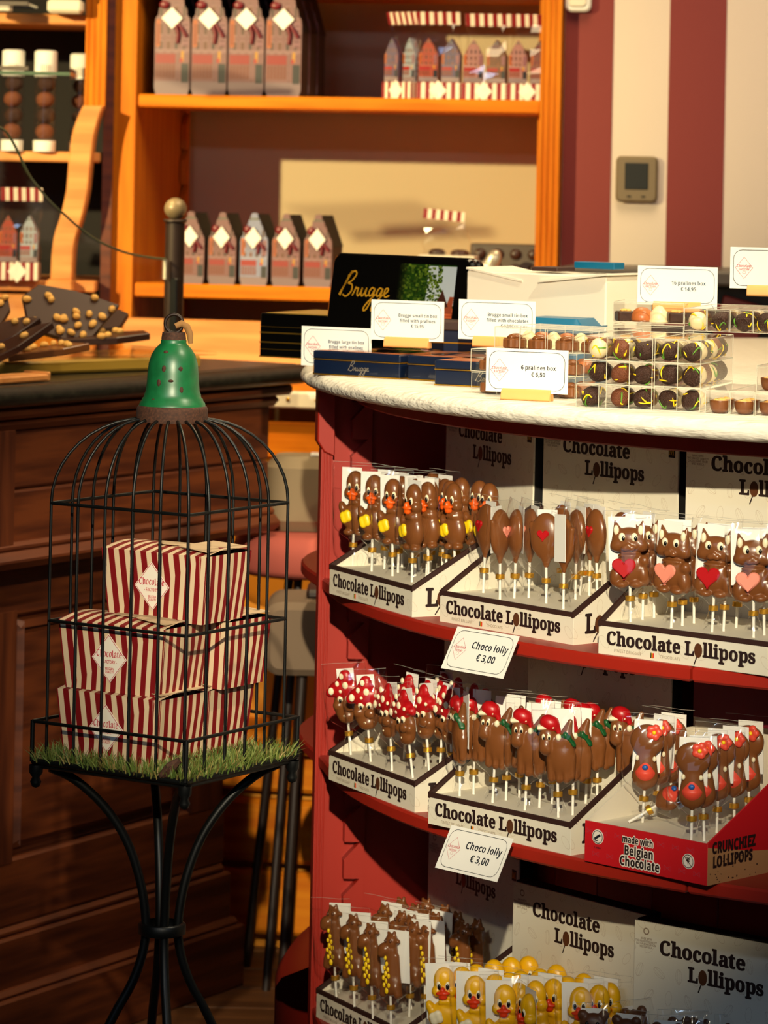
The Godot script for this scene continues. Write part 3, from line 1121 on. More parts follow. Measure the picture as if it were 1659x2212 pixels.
	var lx := func(px: float) -> float: return (px - CX - 6.0) * LD / F
	var shelf3 := EYE - (604.0 - CY + 14.0) * LD / F
	g = "clear bags of little houses on the left shelf"
	bag.call("clear bag with an orange and a pale blue house on the left shelf", Vector3(lx.call(58), shelf3, -LD + 0.06), 0.0, 0.082, 0.185, 0, 4, 0.004, g)
	bag.call("clear bag cut by the left edge of the photo, on the left shelf", Vector3(lx.call(-34), shelf3, -LD + 0.06), 0.0, 0.082, 0.185, 2, 1, 0.0, g)
	# lower shelf, right: white boxed bag, crumpled bag, tray of dark chocolates
	var o := thing("clear_gift_bag", "clear bag with striped header on a white box, lower shelf beside the tins", "gift bag", tf * Vector3(0.625, low, -0.10), SHA)
	part("white_base", mb().box(Vector3(0, 0.034, 0), Vector3(0.115, 0.068, 0.07), 0.002), M.carton_white, o)
	part("sweets", mb().blob([[0, -25.0, 72.0, 0.0, 18.0, 9.0, 14.0, 0.0], [0, 22.0, 72.0, 0.0, 20.0, 8.0, 14.0, 0.0]], 3.0, 4.0, -20.0), M.dark_chocolate, o)
	part("striped_header", mb(Transform3D(Basis(Vector3.BACK, -0.08), Vector3(-0.012, 0.148, 0.0))).box(Vector3.ZERO, Vector3(0.085, 0.020, 0.002)), st, o)
	var fm := mb()
	for j in 8:
		for c in 12:
			var an := TAU * c / 12
			var f := j / 7.0
			fm.p(Vector3((0.056 - 0.014 * f) * cos(an) - 0.012 * f + rng.randf_range(-1, 1) * 0.004, 0.068 + 0.075 * f, 0.034 * (1.0 - f * 0.95) * sin(an) + rng.randf_range(-1, 1) * 0.004))
	for j in 7:
		for c in 12:
			var p0 := j * 12 + c
			var p1 := j * 12 + (c + 1) % 12
			fm.tri(p1, p0, p0 + 12)
			fm.tri(p1, p0 + 12, p1 + 12)
	part("film", fm, M.cellophane, o, Vector3.ZERO, true)
	o = thing("wrapped_sweet", "crumpled silvery sweet bag leaning on the chocolate tray, lower shelf", "gift bag", tf * Vector3(0.705, low, -0.05), SHA)
	part("wrapper", mb().blob([[0, 0.0, 30.0, 0.0, 26.0, 30.0, 18.0, 0.3], [0, 18.0, 62.0, 0.0, 16.0, 22.0, 10.0, -0.5], [0, -24.0, 18.0, 8.0, 16.0, 16.0, 10.0, 0.2]], 4.0, 5.0, -20.0), M.silver_wrap, o, Vector3.ZERO, true)
	part("striped_base", mb().box(Vector3(0.01, 0.010, 0.005), Vector3(0.07, 0.020, 0.055), 0.001), st, o)
	o = thing("chocolate_tray", "grey tray of dark chocolates with a striped base beside the right post", "tray", tf * Vector3(0.738, low, -0.14), SHA)
	part("tray_box", mb().box(Vector3(0, 0.055, -0.01), Vector3(0.150, 0.075, 0.05), 0.003), M.slate, o)
	part("striped_base", mb().box(Vector3(0, 0.010, 0), Vector3(0.152, 0.019, 0.075), 0.001), st, o)
	for j in 2:
		for k in 4:
			part("dark_chocolate_drop", mb().ell(Vector3(-0.054 + 0.036 * k, 0.042 + 0.030 * j, 0.016), Vector3(0.012, 0.011, 0.008), 12, 8), M.dark_chocolate, o)
	# left shelf: tubes of truffles, box, glass shelf
	var shelf2 := EYE - (328.0 - CY + 14.0) * LD / F
	var tube := func(label: String, px: float, zz: float) -> void:
		var t := thing("truffle_tube", label, "jar", Vector3(lx.call(px), shelf2, zz), 0.0, "clear truffle tubes on the left shelf")
		part("foot", mb().lathe([Vector2(0, 0), Vector2(0.022, 0), Vector2(0.022, 0), Vector2(0.0225, 0.022), Vector2(0.0225, 0.022), Vector2(0, 0.022)], 20), M.card_white, t)
		part("clear_wall", mb().lathe([Vector2(0.022, 0.022), Vector2(0.022, 0.155)], 24), M.clear_plastic, t)
		part("lid", mb().lathe([Vector2(0, 0.150), Vector2(0.0225, 0.150), Vector2(0.0225, 0.150), Vector2(0.0225, 0.200), Vector2(0.0225, 0.200), Vector2(0.018, 0.203), Vector2(0, 0.203)], 20), M.card_white, t)
		for k in 4:
			part("truffle", mb().ell(Vector3(0.002 * (k % 2), 0.040 + 0.032 * k, 0), Vector3(0.0185, 0.0165, 0.0185), 12, 8), M.truffle_milk if k % 2 == 0 else M.truffle_dark, t)
		for k in 5:
			part("printed_line", mb().box(Vector3(-0.006 + 0.004 * k, 0.165, 0.0222), Vector3(0.0014, 0.018, 0.0006)), M.print_soft, t)
	tube.call("clear truffle tube with white lid, leftmost on the left shelf", 31, -LD)
	tube.call("clear truffle tube with white lid, middle one on the left shelf", 101, -LD)
	tube.call("clear truffle tube in shadow beside the fluted pilaster", 162, -LD - 0.16)
	var shelf1 := EYE - (31.0 - CY + 14.0) * LD / F
	o = thing("gift_box", "greyish lilac gift box foot on the top left shelf", "gift box", Vector3(lx.call(146), shelf1, -LD + 0.04))
	part("box_foot", mb().box(Vector3(0, 0.014, 0), Vector3(0.070, 0.028, 0.06), 0.006), M.carton_white, o)
	part("box_body", mb().box(Vector3(0, 0.090, 0), Vector3(0.074, 0.125, 0.062), 0.004), M.carton_brown, o)
	o = thing("carton", "small cream carton at the left end of the top left shelf", "carton", Vector3(lx.call(4), shelf1, -LD + 0.08))
	part("carton_body", mb().box(Vector3(0, 0.008, 0), Vector3(0.054, 0.015, 0.05), 0.002), M.carton_cream, o)
	part("carton_lid", mb().box(Vector3(0, 0.016, 0), Vector3(0.052, 0.002, 0.048), 0.0005), M.card_white, o)
	o = thing("glass_shelf", "green edged glass shelf in front of the truffle tubes", "shelf", Vector3(0, 0, -6.3))
	var p0 := at(-120, 163, 6.3)
	var p1 := at(152, 160, 6.3)
	part("glass_plate", mb().box(Vector3((p0.x + p1.x) / 2, p1.y, -0.08), Vector3(p1.x - p0.x, 0.006, 0.16), 0.001), M.glass, o)
	part("green_edge", mb().box(Vector3((p0.x + p1.x) / 2, p1.y, 0.001), Vector3(p1.x - p0.x, 0.0065, 0.002)), M.glass_edge, o)
	part("price_rail", mb().box(Vector3(at(0, 0, 6.3).x + 0.002, p1.y + 0.0085, 0.002), Vector3(0.108, 0.008, 0.004), 0.001), M.slate, o)
	p1 = at(62, 8, 6.3)
	o = thing("glass_shelf", "upper glass shelf with a pale rail at the top left corner", "shelf", Vector3(0, 0, -6.3))
	part("glass_plate", mb().box(Vector3((p0.x + p1.x) / 2, p1.y, -0.08), Vector3(p1.x - p0.x, 0.006, 0.16), 0.001), M.glass, o)
	part("price_rail", mb().box(Vector3((p0.x + p1.x) / 2, p1.y, 0.002), Vector3(p1.x - p0.x, 0.008, 0.004), 0.001), M.slate, o)


# ---------------------------------------------------------------- stools and pads in the passage
func gap_things() -> void:
	var o := thing("bar_stool", "pink round stool with dark splayed legs in the passage behind the counter", "stool", at(680, 1118, 6.22) * Vector3(1, 0, 1))
	part("seat", mb().lathe([Vector2(0, 0.735), Vector2(0.13, 0.735), Vector2(0.145, 0.75), Vector2(0.148, 0.78), Vector2(0.140, 0.805), Vector2(0.115, 0.812), Vector2(0, 0.812)], 32), M.pink_fabric, o)
	for k in 4:
		var a := TAU * (k + 0.35) / 4
		part("leg", mb().tube([Vector3(cos(a) * 0.05, 0.74, sin(a) * 0.05), Vector3(cos(a) * 0.13, 0.0, sin(a) * 0.13)], 0.008, 8), M.leg_dark, o)
	var q := at(652, 1088, 6.22)
	o = thing("padded_block", "cream padded block with rounded corners on the pink stool", "cushion", Vector3(q.x + 0.015, 0.8125, q.z))
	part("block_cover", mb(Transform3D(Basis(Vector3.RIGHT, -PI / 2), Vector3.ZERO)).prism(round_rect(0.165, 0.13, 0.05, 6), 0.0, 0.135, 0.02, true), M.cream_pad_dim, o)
	part("paper_slip", mb().box(Vector3(0.035, 0.137, 0.01), Vector3(0.07, 0.002, 0.06)), M.card_white, o)
	q = at(655, 1365, 5.95)
	o = thing("padded_stool", "low stool with a rounded seat, its colour darkened for shade, under the pink stool", "stool", Vector3(q.x + 0.03, 0, q.z))
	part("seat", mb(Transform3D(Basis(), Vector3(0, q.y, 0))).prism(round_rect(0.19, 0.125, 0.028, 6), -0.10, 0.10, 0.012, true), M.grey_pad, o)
	part("seat_pad", mb().box(Vector3(0.03, q.y + 0.070, -0.02), Vector3(0.11, 0.016, 0.12), 0.005), M.leg_dark, o)
	for s in [[-1, -1], [1, -1], [-1, 1], [1, 1]]:
		part("leg", mb().tube([Vector3(0.05 * s[0] + 0.02, q.y - 0.06, 0.06 * s[1]), Vector3(0.075 * s[0] + 0.02, 0.0, 0.09 * s[1])], 0.009, 8), M.leg_dark, o)


# ---------------------------------------------------------------- the round red display
const RC := Vector3(1.074, 0, -5.224)      # its centre on the floor
const TOP := 1.170                         # white table top
const LEVEL := [0.857, 0.592, 0.215]       # tops of the three shelves

func ring(r0: float, a0: float, a1: float, r1: float, n: int, wide := 0.0) -> PackedVector2Array:
	var q := PackedVector2Array()
	for k in n + 1:
		var a := deg_to_rad(lerpf(a0, a1, float(k) / n))
		q.append(Vector2(cos(a), sin(a)) * (r0 + wide * smoothstep(172.0, 190.0, rad_to_deg(a))))
	for k in n + 1:
		var a := deg_to_rad(lerpf(a1, a0, float(k) / n))
		q.append(Vector2(cos(a), sin(a)) * r1)
	return q

func red_unit() -> void:
	var o := thing("table_top", "round white painted wooden table top with a rounded edge on the red display", "table top", RC)
	part("top_board", mb().lathe([Vector2(0, 1.145), Vector2(1.165, 1.145), Vector2(1.180, 1.1455), Vector2(1.189, 1.148), Vector2(1.194, 1.1525), Vector2(1.195, 1.157), Vector2(1.192, 1.163), Vector2(1.185, 1.168), Vector2(1.174, TOP), Vector2(1.16, TOP), Vector2(1.16, TOP), Vector2(0, TOP)], 160), M.white_paint, o)
	o = thing("red_display_unit", "round red painted wooden display unit with curved shelves of lollipops", "display unit", RC)
	part("apron", mb().plan(ring(1.112, 20, 184, 1.09, 70), 1.121, 1.1445, 0.002), M.red_paint, o)
	for k in 2:
		part("shelf_board", mb().plan(ring(1.154, 20, 125.8, 0.84, 60), LEVEL[k] - 0.019, LEVEL[k], 0.003), M.red_paint, o)
		part("shelf_board", mb().plan(ring(1.154, 126, 235, 0.84, 60, 0.05), LEVEL[k] - 0.019, LEVEL[k], 0.003), M.red_paint, o)
	part("shelf_board", mb().plan(ring(1.16, 20, 178, 0.84, 70), LEVEL[2] - 0.02, LEVEL[2], 0.003), M.red_paint, o)
	part("base", mb().lathe([Vector2(1.18, 0.0), Vector2(1.215, 0.02), Vector2(1.215, 0.02), Vector2(1.215, 0.235), Vector2(1.205, 0.25), Vector2(1.16, 0.268), Vector2(0.85, 0.27)], 40, deg_to_rad(177), deg_to_rad(250), false), M.red_paint, o)
	part("base", mb().lathe([Vector2(1.10, 0.0), Vector2(1.14, 0.02), Vector2(1.14, 0.02), Vector2(1.14, 0.19), Vector2(1.12, 0.195)], 60, deg_to_rad(20), deg_to_rad(178), false), M.red_paint, o)
	for k in 20:
		var a := deg_to_rad(26.0 + 8.0 * k)
		part("back_plank", mb(Transform3D(Basis(Vector3.UP, -a - PI / 2), Vector3(cos(a) * 0.865, 0.70, sin(a) * 0.865))).box(Vector3.ZERO, Vector3(0.120, 0.90, 0.012), 0.001), M.red_paint, o)
	# the side panel, seen almost flat, with its fluted post and ratchet strips
	var pw := at(701, 1200, 5.14)
	var tf := turned(0.16, Vector3(pw.x, 0, pw.z) - RC)
	part("side_panel", mb(tf).box(Vector3(0.155, 0.655, -0.022), Vector3(0.30, 0.97, 0.018), 0.001), M.red_paint, o)
	part("post", fluted(Vector3.ZERO, 0.0175, 0.88, 0.026, 3), M.red_paint, o, Vector3.ZERO)
	o.get_child(-1).transform = tf * Transform3D(Basis(), Vector3(-0.001, 0.61, 0))
	var cap := PackedVector2Array([Vector2(-0.0165, 1.144), Vector2(-0.0165, 1.062), Vector2(-0.006, 1.046), Vector2(0.0095, 1.040), Vector2(0.0095, 1.144)])
	part("post_capital", mb(tf).prism(cap, -0.014, 0.019, 0.002), M.red_paint, o)
	var q := PackedVector2Array([Vector2(0.030, 0.24)])
	var y := 0.24
	while y < 1.11:
		q.append(Vector2(0.0, y))
		q.append(Vector2(0.0, y + 0.026))
		q.append(Vector2(-0.001, y + 0.028))
		q.append(Vector2(0.024, y + 0.0545))
		y += 0.055
	q.append(Vector2(0.0, y))
	q.append(Vector2(0.030, y))
	for xx in [0.038, 0.225]:
		part("ratchet_strip", mb(tf * Transform3D(Basis(), Vector3(xx, 0, 0))).prism(q, -0.013, 0.006), M.red_paint, o)


# ---------------------------------------------------------------- lollipop cartons
func cocoa_print() -> StandardMaterial3D:
	var im := Image.create(256, 256, false, Image.FORMAT_RGB8)
	var base := Color(0.90, 0.87, 0.79)
	im.fill(base)
	var r := RandomNumberGenerator.new()
	r.seed = 11
	for j in 4:
		for k in 4:
			var o := Vector2(32 + 64 * k + (32 if j % 2 == 1 else 0), 32 + 64 * j)
			var turn := r.randf_range(-1.2, 1.2)
			var a := 20.0
			var b := 10.0
			for s in 90:
				var t := TAU * s / 90.0
				for f in ([1.0, 0.45] if (j + k) % 3 != 0 else [1.0]):
					var p := Vector2(cos(t) * b * f, sin(t) * a).rotated(turn) + o
					im.set_pixel(posmod(int(p.x), 256), posmod(int(p.y), 256), base.lerp(Color(0.62, 0.50, 0.40), 0.40))
	var m := mat("carton_print", Color.WHITE, 0.6)
	m.albedo_texture = ImageTexture.create_from_image(im)
	m.uv1_triplanar = true
	m.uv1_scale = Vector3(8, 8, 8)
	return m

func lolly_words(parent: Node3D, x: float, y: float, z: float, width: float, high: float, first: String, second: String) -> void:
	# printed words whose o is a chocolate egg on a stick
	var a := words("lettering", first, high, M.print_brown, parent, Vector3.ZERO, 1.0, "serif", 0.0, 0.04, HORIZONTAL_ALIGNMENT_LEFT)
	var b := words("lettering", second, high, M.print_brown, parent, Vector3.ZERO, 1.0, "serif", 0.0, 0.04, HORIZONTAL_ALIGNMENT_LEFT)
	var wa: float = a.mesh.get_aabb().size.x
	var wb: float = b.mesh.get_aabb().size.x
	var egg := high * 0.80
	var s := width / (wa + wb + egg)
	a.scale.x = s
	b.scale.x = s
	a.position = Vector3(x, y, z)
	b.position = Vector3(x + (wa + egg) * s, y, z)
	var e := mb()
	e.prism(arc(Vector2.ZERO, 1.0, 0, TAU * 0.96, 22), 0.0, 0.25)
	var g := part("printed_egg", e, M.chocolate_dull, parent, Vector3(x + (wa + egg * 0.5) * s, y - high * 0.05, z))
	g.scale = Vector3(egg * 0.46 * s, high * 0.55, 0.0012)
	part("printed_stick", mb().stroke([Vector2(x + (wa + egg * 0.40) * s, y - high * 0.45), Vector2(x + (wa + egg * 0.05) * s, y - high * 1.15)], high * 0.10, false, z + 0.0001), M.print_brown, parent)

func flag(parent: Node3D, where: Vector3, h: float) -> void:
	for k in 3:
		part("flag_stripe", mb().box(Vector3(h * 0.26 * (k - 1), 0, 0), Vector3(h * 0.26, h, 0.0004)), [M.flag_black, M.flag_yellow, M.flag_red][k], parent, where)

const CW := 0.268    # carton width
const DECK := 0.039  # its punched deck above the shelf
func make_carton(head: float) -> Node3D:
	var o := thing("lollipop_carton", "x", "display carton")
	var skin: Material = M.carton_print
	var fp := part("front_panel", mb().box(Vector3(0, 0.021, -0.0015), Vector3(CW, 0.042, 0.003), 0.0003), skin, o)
	part("front_edge", mb().box(Vector3(0, 0.0392, -0.0012), Vector3(CW + 0.0006, 0.0064, 0.0042), 0.0004), M.carton_brown, o)
	lolly_words(fp, -CW * 0.45, 0.0215, 0.0008, CW * 0.86, 0.0165, "Chocolate L", "llipops")
	words("lettering", "FINEST BELGIAN", 0.0036, M.print_soft, fp, Vector3(-CW * 0.325, 0.0065, 0.0006), 1.15, "sans", 0.0, -1.0)
	words("lettering", "CHOCOLATS", 0.0036, M.print_soft, fp, Vector3(-CW * 0.075, 0.0065, 0.0006), 1.15, "sans", 0.0, -1.0)
	flag(fp, Vector3(-CW * 0.18, 0.0065, 0.0004), 0.0065)
	part("deck", mb().box(Vector3(0, DECK - 0.001, -0.092), Vector3(CW - 0.005, 0.002, 0.178)), M.carton_cream, o)
	part("bottom", mb().box(Vector3(0, 0.001, -0.092), Vector3(CW - 0.002, 0.002, 0.182)), M.carton_cream, o)
	var zy := Basis(Vector3(0, 0, -1), Vector3.UP, Vector3.RIGHT)
	for s in [-1.0, 1.0]:
		var q := PackedVector2Array([Vector2(0.001, 0), Vector2(0.184, 0), Vector2(0.184, 0.148), Vector2(0.001, 0.041)])
		var sp := part("side_panel", mb(Transform3D(zy, Vector3(s * (CW / 2 - 0.0015), 0, 0))).prism(q, -0.0012, 0.0012), skin, o)
		var e := PackedVector2Array([Vector2(-0.001, 0.0424), Vector2(-0.001, 0.0350), Vector2(0.184, 0.1415), Vector2(0.184, 0.149)])
		part("side_edge", mb(Transform3D(zy, Vector3(s * (CW / 2 - 0.0015), 0, 0))).prism(e, -0.0019, 0.0019), M.carton_brown, o)
		if s > 0.0:
			var hold := words("lettering", "L", 0.024, M.print_brown, sp, Vector3(CW / 2 + 0.0005, 0.026, -0.030), 0.9, "serif", 0.0, 0.04)
			hold.rotation.y = PI / 2
			hold = part("printed_egg", mb(Transform3D(Basis(Vector3.UP, PI / 2), Vector3(CW / 2 + 0.0002, 0.024, -0.046))).prism(bezier_poly(0.008, 0.012), 0.0, 0.0004), M.chocolate_dull, sp)
			hold = part("printed_stick", mb(Transform3D(Basis(Vector3.UP, PI / 2), Vector3(CW / 2 + 0.0006, 0, -0.046))).stroke([Vector2(-0.003, 0.014), Vector2(-0.011, 0.002)], 0.0018), M.print_brown, sp)
	# tall printed header with folded dark flaps behind it
	var hp := part("header", mb().box(Vector3(0, head / 2, -0.186), Vector3(CW, head, 0.003), 0.0003), skin, o)
	part("header_flap", mb().box(Vector3(0, head / 2 + 0.002, -0.199), Vector3(CW - 0.003, head, 0.022), 0.001), M.carton_black, o)
	var bent := head < 0.25               # the middle shelf's headers run up behind the shelf above
	lolly_words(hp, -CW * 0.18, head - (0.025 if bent else 0.059), -0.1842, CW * 0.44, 0.0185, "L", "llipops")
	if bent:
		return o
	var c := words("lettering", "Chocolate", 0.0185, M.print_brown, hp, Vector3(-CW * 0.35, head - 0.031, -0.1842), 1.0, "serif", 0.0, 0.04, HORIZONTAL_ALIGNMENT_LEFT)
	c.scale.x = CW * 0.50 / c.mesh.get_aabb().size.x
	part("printed_badge", mb().box(Vector3(CW * 0.455, head - 0.024, -0.1843), Vector3(0.012, 0.016, 0.0004)), M.carton_black, hp)
	words("lettering", "M", 0.009, M.print_gold, hp, Vector3(CW * 0.455, head - 0.024, -0.1838), 0.9, "serif")
	part("printed_emblem", mb().stroke(Array(arc(Vector2(-CW * 0.43, head - 0.013), 0.004, 0, TAU * 0.93, 12)), 0.0016, true, -0.1843), M.print_soft, hp)
	for k in 4:
		words("lettering", ["MADE WITH", "THE HIGHEST QUALITY", "COCOA BEANS FROM", "WEST AFRICA"][k], 0.0021, M.print_soft, hp, Vector3(-CW * 0.43, head - 0.023 - 0.0036 * k, -0.1843), 0.8)
	return o

func bezier_poly(rx: float, ry: float) -> PackedVector2Array:
	var q := PackedVector2Array()
	for k in 20:
		q.append(Vector2(cos(TAU * k / 20) * rx, sin(TAU * k / 20) * ry))
	return q

# ---------------------------------------------------------------- lollipops
func heart_outline(r: float) -> PackedVector2Array:
	var q := PackedVector2Array()
	for k in 32:
		var t := TAU * k / 32
		q.append(Vector2(pow(sin(t), 3) * 16.0, 13.0 * cos(t) - 5.0 * cos(2 * t) - 2.0 * cos(3 * t) - cos(4 * t) + 2.0) * r / 16.0 * 0.001)
	return q

func film_bag(w: float, h: float, deep: float, s: int) -> Mb:    # crumpled cellophane in metres, y = 0 at the ribbon
	var r := RandomNumberGenerator.new()
	r.seed = s
	var b := mb()
	var cols := 18
	var ys := [-0.022, -0.015, -0.008, -0.002, 0.0, 0.003, 0.008, 0.014, 0.020, 0.026, 0.034, 0.043, 0.052, 0.061, 0.070, 0.079, h * 0.84, h * 0.92, h]
	var fold := []
	for k in 13:                            # creases that run out from the ribbon
		fold.append([r.randf_range(0, TAU), r.randf_range(0.06, 0.16), r.randf_range(0.0010, 0.0030) * (1.0 if k % 2 == 0 else -1.0), r.randf_range(-0.9, 0.9)])
	for j in ys.size():
		var y: float = ys[j]
		var hw := w / 2
		var dz := deep
		if y < 0.0:
			hw = lerpf(0.0035, 0.011, -y / 0.022)
			dz = lerpf(0.0035, 0.008, -y / 0.022)
		elif y < 0.026:
			var f := smoothstep(0.0, 1.0, y / 0.026)
			hw = lerpf(0.0035, w * 0.46, f)
			dz = lerpf(0.0035, deep * 0.9, f)
		else:
			var f := (y - 0.026) / (h - 0.026)
			hw = lerpf(w * 0.46, w * 0.5, minf(f * 2.5, 1.0))
			dz = lerpf(deep, 0.0022, pow(f, 2.2))
		for c in cols:
			var a := lerpf(-0.35, PI + 0.35, c / (cols - 1.0))
			var n := r.randf_range(-1.0, 1.0) * (0.0009 if y > 0.02 else 0.0011)
			for q in fold:
				var da := wrapf(a - q[0] - q[3] * y * 12.0, -PI, PI)
				n += q[2] * exp(-da * da / (q[1] * q[1])) * clampf((y + 0.01) / 0.05, 0.2, 1.0)
			b.p(Vector3((hw + n * 0.5) * signf(cos(a)) * pow(absf(cos(a)), 0.75), y + r.randf_range(-0.0006, 0.0006), (dz + n) * signf(sin(a)) * pow(absf(sin(a)), 0.85)))
	for j in ys.size() - 1:
		for c in cols - 1:
			var p0 := j * cols + c
			var p1 := j * cols + c + 1
			b.tri(p1, p0, p0 + cols)
			b.tri(p1, p0 + cols, p1 + cols)
	return b


func lolly(kind: String, s: int) -> Node3D:
	var o := thing(kind + "_lollipop", "x", "lollipop")
	var up := 0.045                         # figure bottom above the deck
	var h := 95.0
	var skin: Material = M.chocolate
	var f := []
	var cut := -4.0
	var dots := []                          # [name, material, x, y, z, rx, ry, rz, sub-part of the last]
	if kind == "brown_duck" or kind == "yellow_duck":
		skin = M.chocolate if kind == "brown_duck" else M.duck_yellow
		f = [[0, 2, 74, 0, 17, 19, 11, 0.0],  [0, -9, 61, 2, 9, 8, 9, 0.0], [0, 13, 61, 2, 9, 8, 9, 0.0], [0, 3, 26, 0, 23, 24, 12, 0.0], [0, 8, 46, 0, 13, 12, 10, 0.0],
			[0, -20, 38, 2, 7, 11, 7, 0.5], [0, -12, 26, 5, 12, 13, 8, 0.2], [0, -2, 48, 8, 6, 4, 4, 0.5], [0, 8, 48, 8, 6, 4, 4, -0.5], [0, 3, 47, 9, 3, 3, 3, 0.0], [0, -8, 4, 3, 10, 5, 8, 0.0], [0, 12, 4, 3, 10, 5, 8, 0.0]]
		for e in [[-5.0, 70.0], [8.0, 70.0]]:
			dots.append(["eye", M.sugar_white, e[0], e[1], 8.5, 4.0, 6.4, 3.2, false])
			dots.append(["pupil", M.sugar_black, e[0] + 0.4, e[1] - 1.5, 10.8, 2.6, 4.2, 1.6, true])
		var bk: Material = M.beak_orange if kind == "brown_duck" else M.beak_red
		dots.append(["beak", bk, 0, 0, 0, 0, 0, 0, false, [[0, 1, 60, 12, 11, 3.2, 5, 0.0], [0, 1, 64, 12, 4, 4.5, 5, 0.0], [0, 1, 55, 11, 7, 4.5, 5, 0.0]]])
		var wing: Material = M.sugar_yellow if kind == "brown_duck" else M.sugar_white
		dots.append(["wing_patch", wing, 0, 0, 0, 0, 0, 0, false, [[0, -16, 28, 11, 6, 6, 3.4, 0.0], [0, -8, 31, 11.5, 7, 6, 3.4, 0.0], [0, -5, 25, 12, 6, 5.5, 3.4, 0.0], [0, -13, 22, 11, 7, 5, 3.4, 0.0]]])
	elif kind == "cat":
		h = 88.0
		f = [[0, 0, 60, 0, 22, 17, 11, 0.0], [0, -14, 54, 1, 11, 9, 9, 0.2], [0, 14, 54, 1, 11, 9, 9, -0.2], [1, -13, 64, -18, 84, 9.5, 1.6, 1.25], [1, 13, 64, 18, 84, 9.5, 1.6, 1.25], [0, -3, 37, 6, 4, 3, 6, 0.6], [0, 3, 37, 6, 4, 3, 6, -0.6],
			[0, 2, 26, 0, 20, 22, 11, 0.0], [0, 20, 34, 4, 7, 8, 7, 0.0], [0, 18, 16, 2, 9, 15, 9, 0.2], [0, -17, 14, 2, 9, 14, 9, -0.2], [0, -10, 4, 6, 9, 5, 7, 0.0], [0, 9, 4, 6, 9, 5, 7, 0.0],
			[0, 0, 41, 4, 15, 3, 8, 0.0], [0, -4, 51, 10, 5, 4, 4, 0.0], [0, 4, 51, 10, 5, 4, 4, 0.0], [0, 0, 55, 11, 2.4, 2, 3, 0.0]]
		for e in [-1.0, 1.0]:
			dots.append(["ear_patch", M.sugar_white, e * 15.8, 73.5, 5.6, 3.6, 6.4, 2.6, false])
			dots.append(["eye", M.sugar_white, e * 8.0, 65.0, 10.0, 4.4, 5.6, 3.0, false])
			dots.append(["pupil", M.sugar_black, e * 8.0 + 1.8, 63.6, 12.2, 2.2, 3.0, 1.4, true])
	elif kind == "mushroom":
		h = 76.0
		f = [[0, 0, 26, 0, 19, 25, 10, 0.0], [0, -11, 26, 4, 8, 8, 8, 0.0], [0, 12, 22, 4, 7, 7, 7, 0.0], [0, 0, 10, 2, 13, 10, 9, 0.0]]
		dots.append(["cap", M.sugar_red, 0, 0, 0, 0, 0, 0, false, [[1, -22, 45, 22, 45, 7, 7, 0.7], [1, 0, 50, 2, 68, 20, 9, 1.5], [0, 0, 50, 2, 24, 13, 12, 0.0]]])
		for e in [[-17, 48, 4.2, 5.4], [-7, 58, 3.0, 4.0], [5, 55, 4.4, 5.2], [0, 68, 3.4, 4.4], [18, 49, 2.6, 2.8], [-3, 47, 2.4, 2.6]]:
			dots.append(["cap_dot", M.sugar_white, e[0], e[1], 12.6 if e[1] > 65 else 13.2, e[2], e[3], 2.0, false])
		for e in [-5.5, 6.0]:
			dots.append(["eye", M.sugar_white, e, 36.0, 9.0, 4.4, 5.2, 3.0, false])
			dots.append(["pupil", M.sugar_black, e + 0.4, 33.6, 11.2, 2.2, 3.0, 1.4, true])
		dots.append(["nose", M.chocolate, 7.0, 24.0, 10.0, 9.0, 7.0, 6.0, false])
		dots.append(["smile", M.sugar_white, 0, 0, 0, 0, 0, 0, false, [[1, -9, 17, -1, 11, 2.2, 3.0, 0.28], [1, -1, 11, 6, 14, 3.0, 2.0, 0.28]]])
	elif kind == "heart":
		h = 78.0
		skin = M.chocolate
		f = [[0, 0, 44, 0, 22, 32, 11, 0.0], [1, 0, 34, 0, 6, 15, 4, 1.4], [1, -14, 30, -20, 60, 5, 4, 1.0]]
		dots.append(["heart_patch", M.sugar_red if s % 2 == 0 else M.sugar_pink, 0, 0, 0, 0, 0, 0, false, [[1, -7.0, 50, 0, 36, 7, 1.6, 0.72], [1, 6.0, 50, 0, 36, 7, 1.6, 0.72]]])
	elif kind == "camel":
		h = 94.0
		f = [[0, 6, 36, 0, 22, 27, 12, 0.0], [0, -13, 60, 2, 13, 15, 10, 0.0], [0, -15, 48, 5, 11, 12, 10, 0.0], [1, 10, 52, 21, 80, 13, 4, 1.3], [0, 4, 52, 0, 18, 14, 10, 0.0], [0, 14, 56, 0, 13, 12, 10, 0.0],
			[1, -9, 28, -9, 6, 7, 6, 0.8], [1, 3, 28, 3, 5, 6, 6, 0.75], [1, 14, 28, 14, 5, 6, 6, 0.75], [1, 23, 34, 22, 9, 6, 5, 0.85], [0, -20, 45, 9, 4, 4, 4, 0.0], [0, -10, 44, 10, 4, 4, 4, 0.0]]
		dots.append(["hat", M.sugar_red, 0, 0, 0, 0, 0, 0, false, [[0, -10, 78, 2, 15, 11, 10, -0.2], [1, -2, 80, 4, 66, 6, 4, 0.8]]])
		dots.append(["hat_brim", M.sugar_white, 0, 0, 0, 0, 0, 0, false, [[1, -25, 72, -3, 74, 4.4, 4.4, 0.42]]])
		dots.append(["hat_bobble", M.sugar_white, 5.0, 61.0, 9.0, 4.4, 4.6, 4.0, false])
		dots.append(["leaf_garland", M.leaf_green, 0, 0, 0, 0, 0, 0, false, [[1, 10, 62, 20, 60, 4, 4, 0.40], [1, 20, 60, 27, 50, 4, 3, 0.40], [0, 16, 64, 9, 4, 5, 4, 0.6]]])
